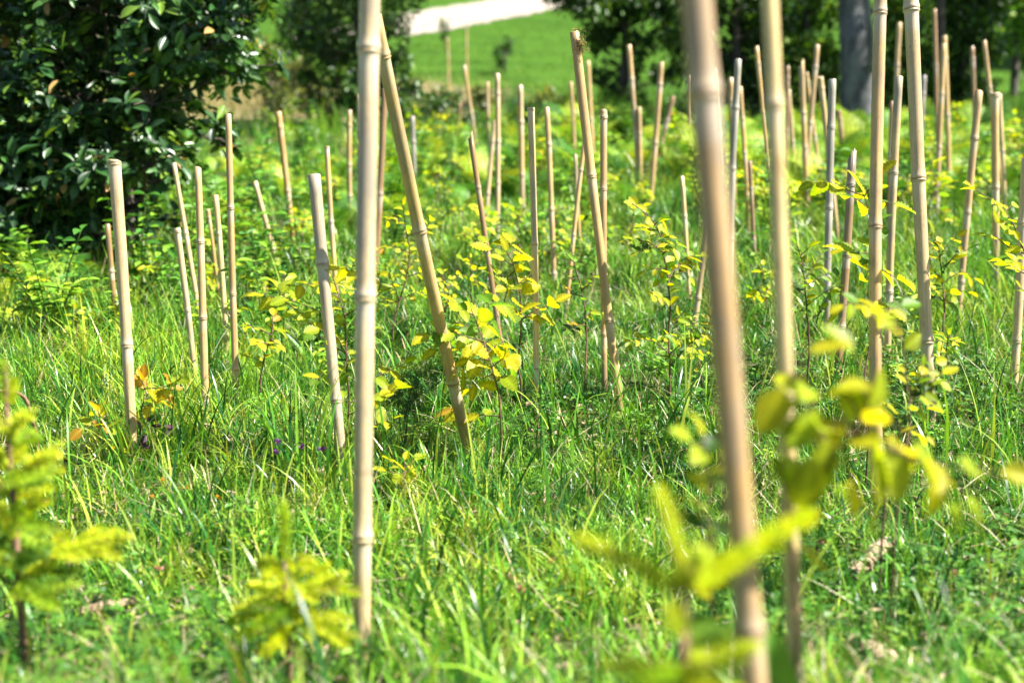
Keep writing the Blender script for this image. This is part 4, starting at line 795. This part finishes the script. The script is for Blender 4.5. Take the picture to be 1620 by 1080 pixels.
def fern(x, y, s, label, group='bracken ferns of the far bank'):
    o = bpy.data.objects.new('bracken_fern', random.choice(FM)); COL.objects.link(o); o.location = (x, y, float(G(x, y)) - .01); o.scale = (s, s, s * random.uniform(.85, 1.15)); o.rotation_euler = (random.gauss(0, .1), random.gauss(0, .1), random.uniform(0, 6.28))
    return tag(o, label, 'fern', group)
def weed_mesh(seed):
    r_ = random.Random(seed); b = Bag(); pos = []; dr = []; nr = []; ln = []; cc = []
    for s_ in range(6):
        az = r_.uniform(0, 6.28); ln_ = r_.uniform(.16, .34); P = smooth_path([np.zeros(3), np.array([math.cos(az) * .05, math.sin(az) * .05, ln_ * .6]), np.array([math.cos(az) * .1, math.sin(az) * .1, ln_])], 10); tube(b, P, .0016, 4, (.07, .13, .03)); c = r_.choice([(.095, .25, .02), (.17, .35, .025), (.34, .46, .03), (.045, .15, .018)])
        for k in range(3, 10):
            for sg in (0, 3.14):
                a = az + k * 1.57 + sg; pos.append(P[k]); dr.append((math.cos(a), math.sin(a), .15)); nr.append((r_.gauss(0, .2), r_.gauss(0, .2), 1)); ln.append(r_.uniform(.03, .06)); cc.append(np.array(c) * r_.uniform(.8, 1.2))
    put_leaves(b, OVAL, pos, dr, nr, ln, cc); return b.mesh('leafy_weed', M['weed'])
WM = [weed_mesh(i) for i in range(5)]
def weed(x, y, s, label, group='leafy weeds of the rough bank'):
    o = bpy.data.objects.new('leafy_weed', random.choice(WM)); COL.objects.link(o); o.location = (x, y, float(G(x, y)) - .01); o.scale = (s, s, s); o.rotation_euler = (0, 0, random.uniform(0, 6.28)); return tag(o, label, 'weed', group)
def scatter(fn, n, px0, px1, y0, y1, s0, s1, label, group, mind=.18):
    pts = []; tries = 0
    while len(pts) < n and tries < n * 40:
        tries += 1; y = math.sqrt(random.uniform(y0 * y0, y1 * y1)); px = random.uniform(px0, px1); x = (px - 810) / FPX * y
        if all((x - a) ** 2 + (y - b_) ** 2 > mind ** 2 for a, b_ in pts): pts.append((x, y)); fn(x, y, random.uniform(s0, s1), label, group)
scatter(fern, 22, 610, 790, 6.2, 8.6, .35, .6, 'low bracken fern in front of the lawn and its dark shrubs', 'bracken ferns before the lawn', .2)
scatter(fern, 108, 790, 1680, 6.4, 10.4, .42, .85, 'yellow-green bracken fern in the bank beyond the canes', 'bracken ferns of the far bank', .2)
scatter(fern, 34, 330, 640, 5.4, 8.4, .32, .52, 'bright green fern at the foot of the dark bush', 'ferns at the foot of the dark bush', .22)
scatter(fern, 9, -40, 180, 3.9, 4.8, .3, .5, 'fern under the dark bush at the left edge', 'ferns under the dark bush at the left', .12)
scatter(weed, 70, 440, 1680, 5.2, 8.8, .6, 1.1, 'leafy green weed between the ferns of the bank', 'leafy weeds between the ferns', .22)
scatter(weed, 34, -60, 480, 3.7, 6.2, .6, 1.1, 'leafy green weed growing below the dark bush', 'leafy weeds below the dark bush', .12)

scatter(weed, 34, -40, 1660, 1.5, 3.1, .16, .34, 'low leafy weed in the near turf', 'low leafy weeds in the near turf', .1)
scatter(weed, 26, 300, 1660, 3.2, 5.4, .3, .6, 'low leafy weed between the canes', 'leafy weeds between the canes', .15)

# ------------------------------------------------------------------ bushes and trees
def tree(name, label, cat, base, trunk, clumps, leaf, per, pal, pw, mat='tree', tmpl=OVAL, bark='bark', trunk_r=.06, group=None, up=.6, rosette=0, rsig=.45, limb=.014, extra_trunks=()):
    """trunk = points of the stem; clumps = (centre, radius) leaf masses, each reached by a limb; leaves are separate small faces"""
    root = empty(name, base, label, cat, group); bt, bl = Bag(), Bag(); P = smooth_path(trunk, 24); tube(bt, P, np.linspace(trunk_r, trunk_r * .45, len(P)), 12)
    for et, er in extra_trunks: Q = smooth_path(et, 20); tube(bt, Q, np.linspace(er, er * .5, len(Q)), 9)
    for c, r_ in clumps:
        c = np.asarray(c, float); i = int(np.argmin(np.linalg.norm(P - (c + np.array([0, 0, -r_])), axis=1) + np.abs(P[:, 2] - c[2] + r_) * .3)); mid = (P[i] + c) / 2 + rng.normal(0, .12, 3) * r_ + np.array([0, 0, -.05])
        Q = smooth_path([P[i], mid, c], 12); tube(bt, Q, np.linspace(limb, limb * .3, len(Q)), 5); K = int(per * (r_ / .3) ** 2)
        dirs = rng.normal(0, 1, (max(4, K // 14), 3)); dirs /= np.linalg.norm(dirs, axis=1)[:, None]; tips = c + dirs * r_ * rng.uniform(.45, 1.0, (len(dirs), 1)) * np.array([1, 1, .8])
        for tp in tips: tube(bt, smooth_path([c, (c + tp) / 2 + rng.normal(0, .08, 3) * r_, tp], 5), limb * .22, 3)
        if rosette:
            m = max(1, K // rosette); tp = tips[rng.integers(0, len(tips), m)] + rng.normal(0, .10, (m, 3)) * r_; ax = tp - c + np.array([0, 0, up * r_]); ax /= np.linalg.norm(ax, axis=1)[:, None]; pos = np.repeat(tp, rosette, 0) + rng.normal(0, .01, (m * rosette, 3)); axr = np.repeat(ax, rosette, 0)
            dd = rng.normal(0, 1, (m * rosette, 3)); dd -= axr * (dd * axr).sum(1)[:, None]; dd /= np.linalg.norm(dd, axis=1)[:, None] + 1e-6; D = dd + axr * rng.uniform(-.1, .8, (len(dd), 1)); Nn = axr + rng.normal(0, .3, D.shape) + np.array([0, 0, .5])
        else:
            pos = tips[rng.integers(0, len(tips), K)] * .75 + c * .25 + rng.normal(0, rsig * .4, (K, 3)) * r_; D = (pos - c) / r_ + rng.normal(0, .7, (K, 3)); D[:, 2] -= .25; Nn = rng.normal(0, .5, (K, 3)) + np.array([0, 0, 1])
        K = len(pos); C = pick(pal, K, .25, pw); put_leaves(bl, tmpl, pos, D, Nn, leaf * rng.uniform(.6, 1.15, K), C)
    bt.obj('trunk', M[bark], root, origin=base); bl.obj('crown', M[mat], root, origin=base); return root
def clump_px(lst): return [(at(x, y, d), r_ * d / FPX) for x, y, d, r_ in lst]
# large dark glossy bush at the left
base = ground(*at(195, 400, 5.3)[:2]); cl = []
for (x, y, r_) in ((60, 60, 120), (180, 30, 130), (300, 60, 105), (370, 110, 75), (400, 40, 70), (120, 160, 130), (240, 170, 115), (330, 210, 70), (20, 200, 110), (60, 300, 110), (150, 280, 110), (230, 270, 80), (-60, 120, 130), (-50, 280, 120), (280, 20, 120), (180, -80, 140), (20, -80, 140), (330, -70, 130), (420, -40, 80), (110, 380, 85), (20, 370, 85), (60, 430, 60), (150, 410, 55), (-20, 430, 70), (210, 350, 60)):
    for dz in ((-.3, .25) if r_ > 75 else (0,)): cl.append((at(x + random.uniform(-20, 20), y + random.uniform(-20, 20), 5.3 + dz + random.uniform(-.1, .1)), r_ * 5.3 / FPX * .9))
for k in range(9): cl.append((at(random.uniform(-150, 380), random.uniform(-420, -120), 5.4 + random.uniform(-.4, .5)), .34))
OBO = leaf_template(7, width=.19, pleat=.006, serr=.02, fold=.10, droop=.14, peak=.6)
tree('broadleaf_bush', 'large dark evergreen bush with glossy leaves at the left', 'bush', base, [base - [0, 0, .05], at(200, 330, 5.3), at(185, 200, 5.35), at(170, 50, 5.4), at(160, -200, 5.4)], cl, .076, 560, [(.032, .09, .024), (.05, .125, .026), (.02, .055, .02), (.14, .24, .03), (.40, .24, .08)], [.36, .3, .2, .12, .02], 'gloss', OBO, trunk_r=.035, rosette=7)
# slender dark trees before the lawn
def thin_tree(label, px, py, d, crown, leaf, pal, pw, per, tr, name='young_tree', cat='tree', group='trees at the lawn edge', top=-60):
    b0 = at(px, py, d); base = ground(b0[0], b0[1]); tp = at(px + random.uniform(-10, 10), top, d)
    return tree(name, label, cat, base, [base - [0, 0, .05], base + (tp - base) * .5 + np.array([.03, 0, 0]), tp], [(at(x + random.uniform(-12, 12) * r_ / 40, y + random.uniform(-12, 12) * r_ / 40, d + random.uniform(-.4, .4)), r_ * d / FPX * random.uniform(.85, 1.15)) for x, y, r_ in crown for _ in (0, 1)], leaf * 1.25, per * 1.9, pal, pw, trunk_r=tr, limb=.01)
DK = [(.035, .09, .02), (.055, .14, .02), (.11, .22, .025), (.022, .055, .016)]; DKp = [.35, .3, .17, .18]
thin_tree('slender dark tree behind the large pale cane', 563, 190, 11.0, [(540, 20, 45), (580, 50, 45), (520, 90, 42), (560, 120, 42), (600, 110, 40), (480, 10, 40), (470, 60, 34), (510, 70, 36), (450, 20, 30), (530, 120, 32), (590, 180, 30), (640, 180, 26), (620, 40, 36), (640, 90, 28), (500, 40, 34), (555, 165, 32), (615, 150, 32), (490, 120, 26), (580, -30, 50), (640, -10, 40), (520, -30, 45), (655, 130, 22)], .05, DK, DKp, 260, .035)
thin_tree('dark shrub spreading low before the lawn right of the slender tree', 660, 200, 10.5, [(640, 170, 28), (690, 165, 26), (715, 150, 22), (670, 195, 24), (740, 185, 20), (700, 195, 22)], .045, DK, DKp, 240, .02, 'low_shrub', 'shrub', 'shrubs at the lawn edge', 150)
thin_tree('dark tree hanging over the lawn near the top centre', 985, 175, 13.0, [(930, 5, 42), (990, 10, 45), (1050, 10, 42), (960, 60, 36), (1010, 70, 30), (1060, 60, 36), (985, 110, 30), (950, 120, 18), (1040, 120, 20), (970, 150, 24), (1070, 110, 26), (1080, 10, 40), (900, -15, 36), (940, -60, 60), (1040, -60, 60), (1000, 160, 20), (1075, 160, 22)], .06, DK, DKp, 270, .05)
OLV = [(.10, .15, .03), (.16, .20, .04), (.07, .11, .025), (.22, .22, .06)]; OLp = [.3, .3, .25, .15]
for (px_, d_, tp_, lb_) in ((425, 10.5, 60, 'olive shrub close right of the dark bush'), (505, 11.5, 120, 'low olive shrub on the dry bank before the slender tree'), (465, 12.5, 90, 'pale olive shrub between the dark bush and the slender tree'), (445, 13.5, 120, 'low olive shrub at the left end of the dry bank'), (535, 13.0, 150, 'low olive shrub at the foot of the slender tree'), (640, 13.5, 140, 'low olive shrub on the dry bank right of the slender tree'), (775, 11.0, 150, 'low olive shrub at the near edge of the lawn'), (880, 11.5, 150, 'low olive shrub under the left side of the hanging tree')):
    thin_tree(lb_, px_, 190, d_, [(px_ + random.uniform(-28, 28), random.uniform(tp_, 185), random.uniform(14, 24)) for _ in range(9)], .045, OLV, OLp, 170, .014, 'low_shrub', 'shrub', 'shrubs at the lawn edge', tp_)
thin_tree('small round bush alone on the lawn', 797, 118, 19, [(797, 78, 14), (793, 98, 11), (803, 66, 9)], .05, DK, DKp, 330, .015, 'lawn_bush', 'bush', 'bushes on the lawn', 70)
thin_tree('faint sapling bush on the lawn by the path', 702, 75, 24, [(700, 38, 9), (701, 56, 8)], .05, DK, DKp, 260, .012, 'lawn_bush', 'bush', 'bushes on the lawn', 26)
# grey beech trunks on the right with their shade and the shrubs behind
b0 = at(1362, 200, 10.6); base = ground(b0[0], b0[1])
cl = []
for k in range(24): cl.append((base + np.array([random.uniform(-1.7, 4.2), random.uniform(-1.2, 3.2), random.uniform(1.7, 4.6)]), random.uniform(.4, .7)))
tree('beech_tree', 'big tree with smooth grey trunk and a thinner stem beside it', 'tree', base, [base - [0, 0, .1], at(1358, 90, 10.6), at(1350, -20, 10.65), base + [-.12, .1, 2.4], base + [.1, .2, 4.4]], cl, .085, 190, DK, DKp, bark='grey_bark', trunk_r=.155,
     extra_trunks=[([at(1378, 115, 10.45), at(1377, 60, 10.4), at(1372, 0, 10.4), at(1365, -120, 10.4)], .032)], limb=.03)
def thicket(label, px, d, crown, pal, pw, tr=.05, leaf=.065): return thin_tree(label, px, 200, d, crown, leaf, pal, pw, 250, tr, 'woodland_shrub', 'shrub', 'shrubs under the grey-trunked tree')
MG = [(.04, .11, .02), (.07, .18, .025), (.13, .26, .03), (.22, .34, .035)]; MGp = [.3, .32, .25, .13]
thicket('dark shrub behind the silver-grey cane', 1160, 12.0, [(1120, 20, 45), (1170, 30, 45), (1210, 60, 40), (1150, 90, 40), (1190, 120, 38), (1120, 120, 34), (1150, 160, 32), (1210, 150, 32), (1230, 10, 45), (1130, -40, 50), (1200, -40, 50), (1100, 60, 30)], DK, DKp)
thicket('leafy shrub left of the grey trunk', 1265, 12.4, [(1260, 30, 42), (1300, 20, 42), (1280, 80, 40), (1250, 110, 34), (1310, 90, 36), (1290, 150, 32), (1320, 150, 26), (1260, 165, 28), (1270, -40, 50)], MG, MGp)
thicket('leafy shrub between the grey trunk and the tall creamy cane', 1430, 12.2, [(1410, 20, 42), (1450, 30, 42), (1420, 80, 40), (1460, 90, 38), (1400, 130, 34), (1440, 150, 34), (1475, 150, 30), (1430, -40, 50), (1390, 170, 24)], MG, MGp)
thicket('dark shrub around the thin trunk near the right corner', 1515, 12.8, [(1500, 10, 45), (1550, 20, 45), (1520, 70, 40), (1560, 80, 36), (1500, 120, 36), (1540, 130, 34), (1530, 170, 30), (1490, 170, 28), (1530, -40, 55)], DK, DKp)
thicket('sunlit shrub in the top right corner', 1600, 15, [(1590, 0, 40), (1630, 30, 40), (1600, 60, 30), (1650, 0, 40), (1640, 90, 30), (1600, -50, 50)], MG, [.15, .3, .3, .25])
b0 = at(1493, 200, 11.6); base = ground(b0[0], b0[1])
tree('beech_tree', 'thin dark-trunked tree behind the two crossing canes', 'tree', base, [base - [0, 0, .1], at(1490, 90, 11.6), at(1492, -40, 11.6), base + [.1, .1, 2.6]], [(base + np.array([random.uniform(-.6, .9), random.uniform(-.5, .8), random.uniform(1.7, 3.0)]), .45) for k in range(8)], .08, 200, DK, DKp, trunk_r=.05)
# trees closing the view beyond the lawn, above the frame of the picture
for k, (x, y, lb) in enumerate(((-9, 24, 'tall tree beyond the lawn on the far left'), (9.5, 22, 'tall tree beyond the lawn on the far right'))):
    base = ground(x, y); tree('park_tree', lb, 'tree', base, [base - [0, 0, .1], base + [0, 0, 2], base + [.1, .1, 4.5]], [(base + np.array([random.uniform(-2, 2), random.uniform(-2, 2), random.uniform(1.0, 5)]), random.uniform(.7, 1.1)) for _ in range(26)], .16, 40, DK, DKp, trunk_r=.14, limb=.05)
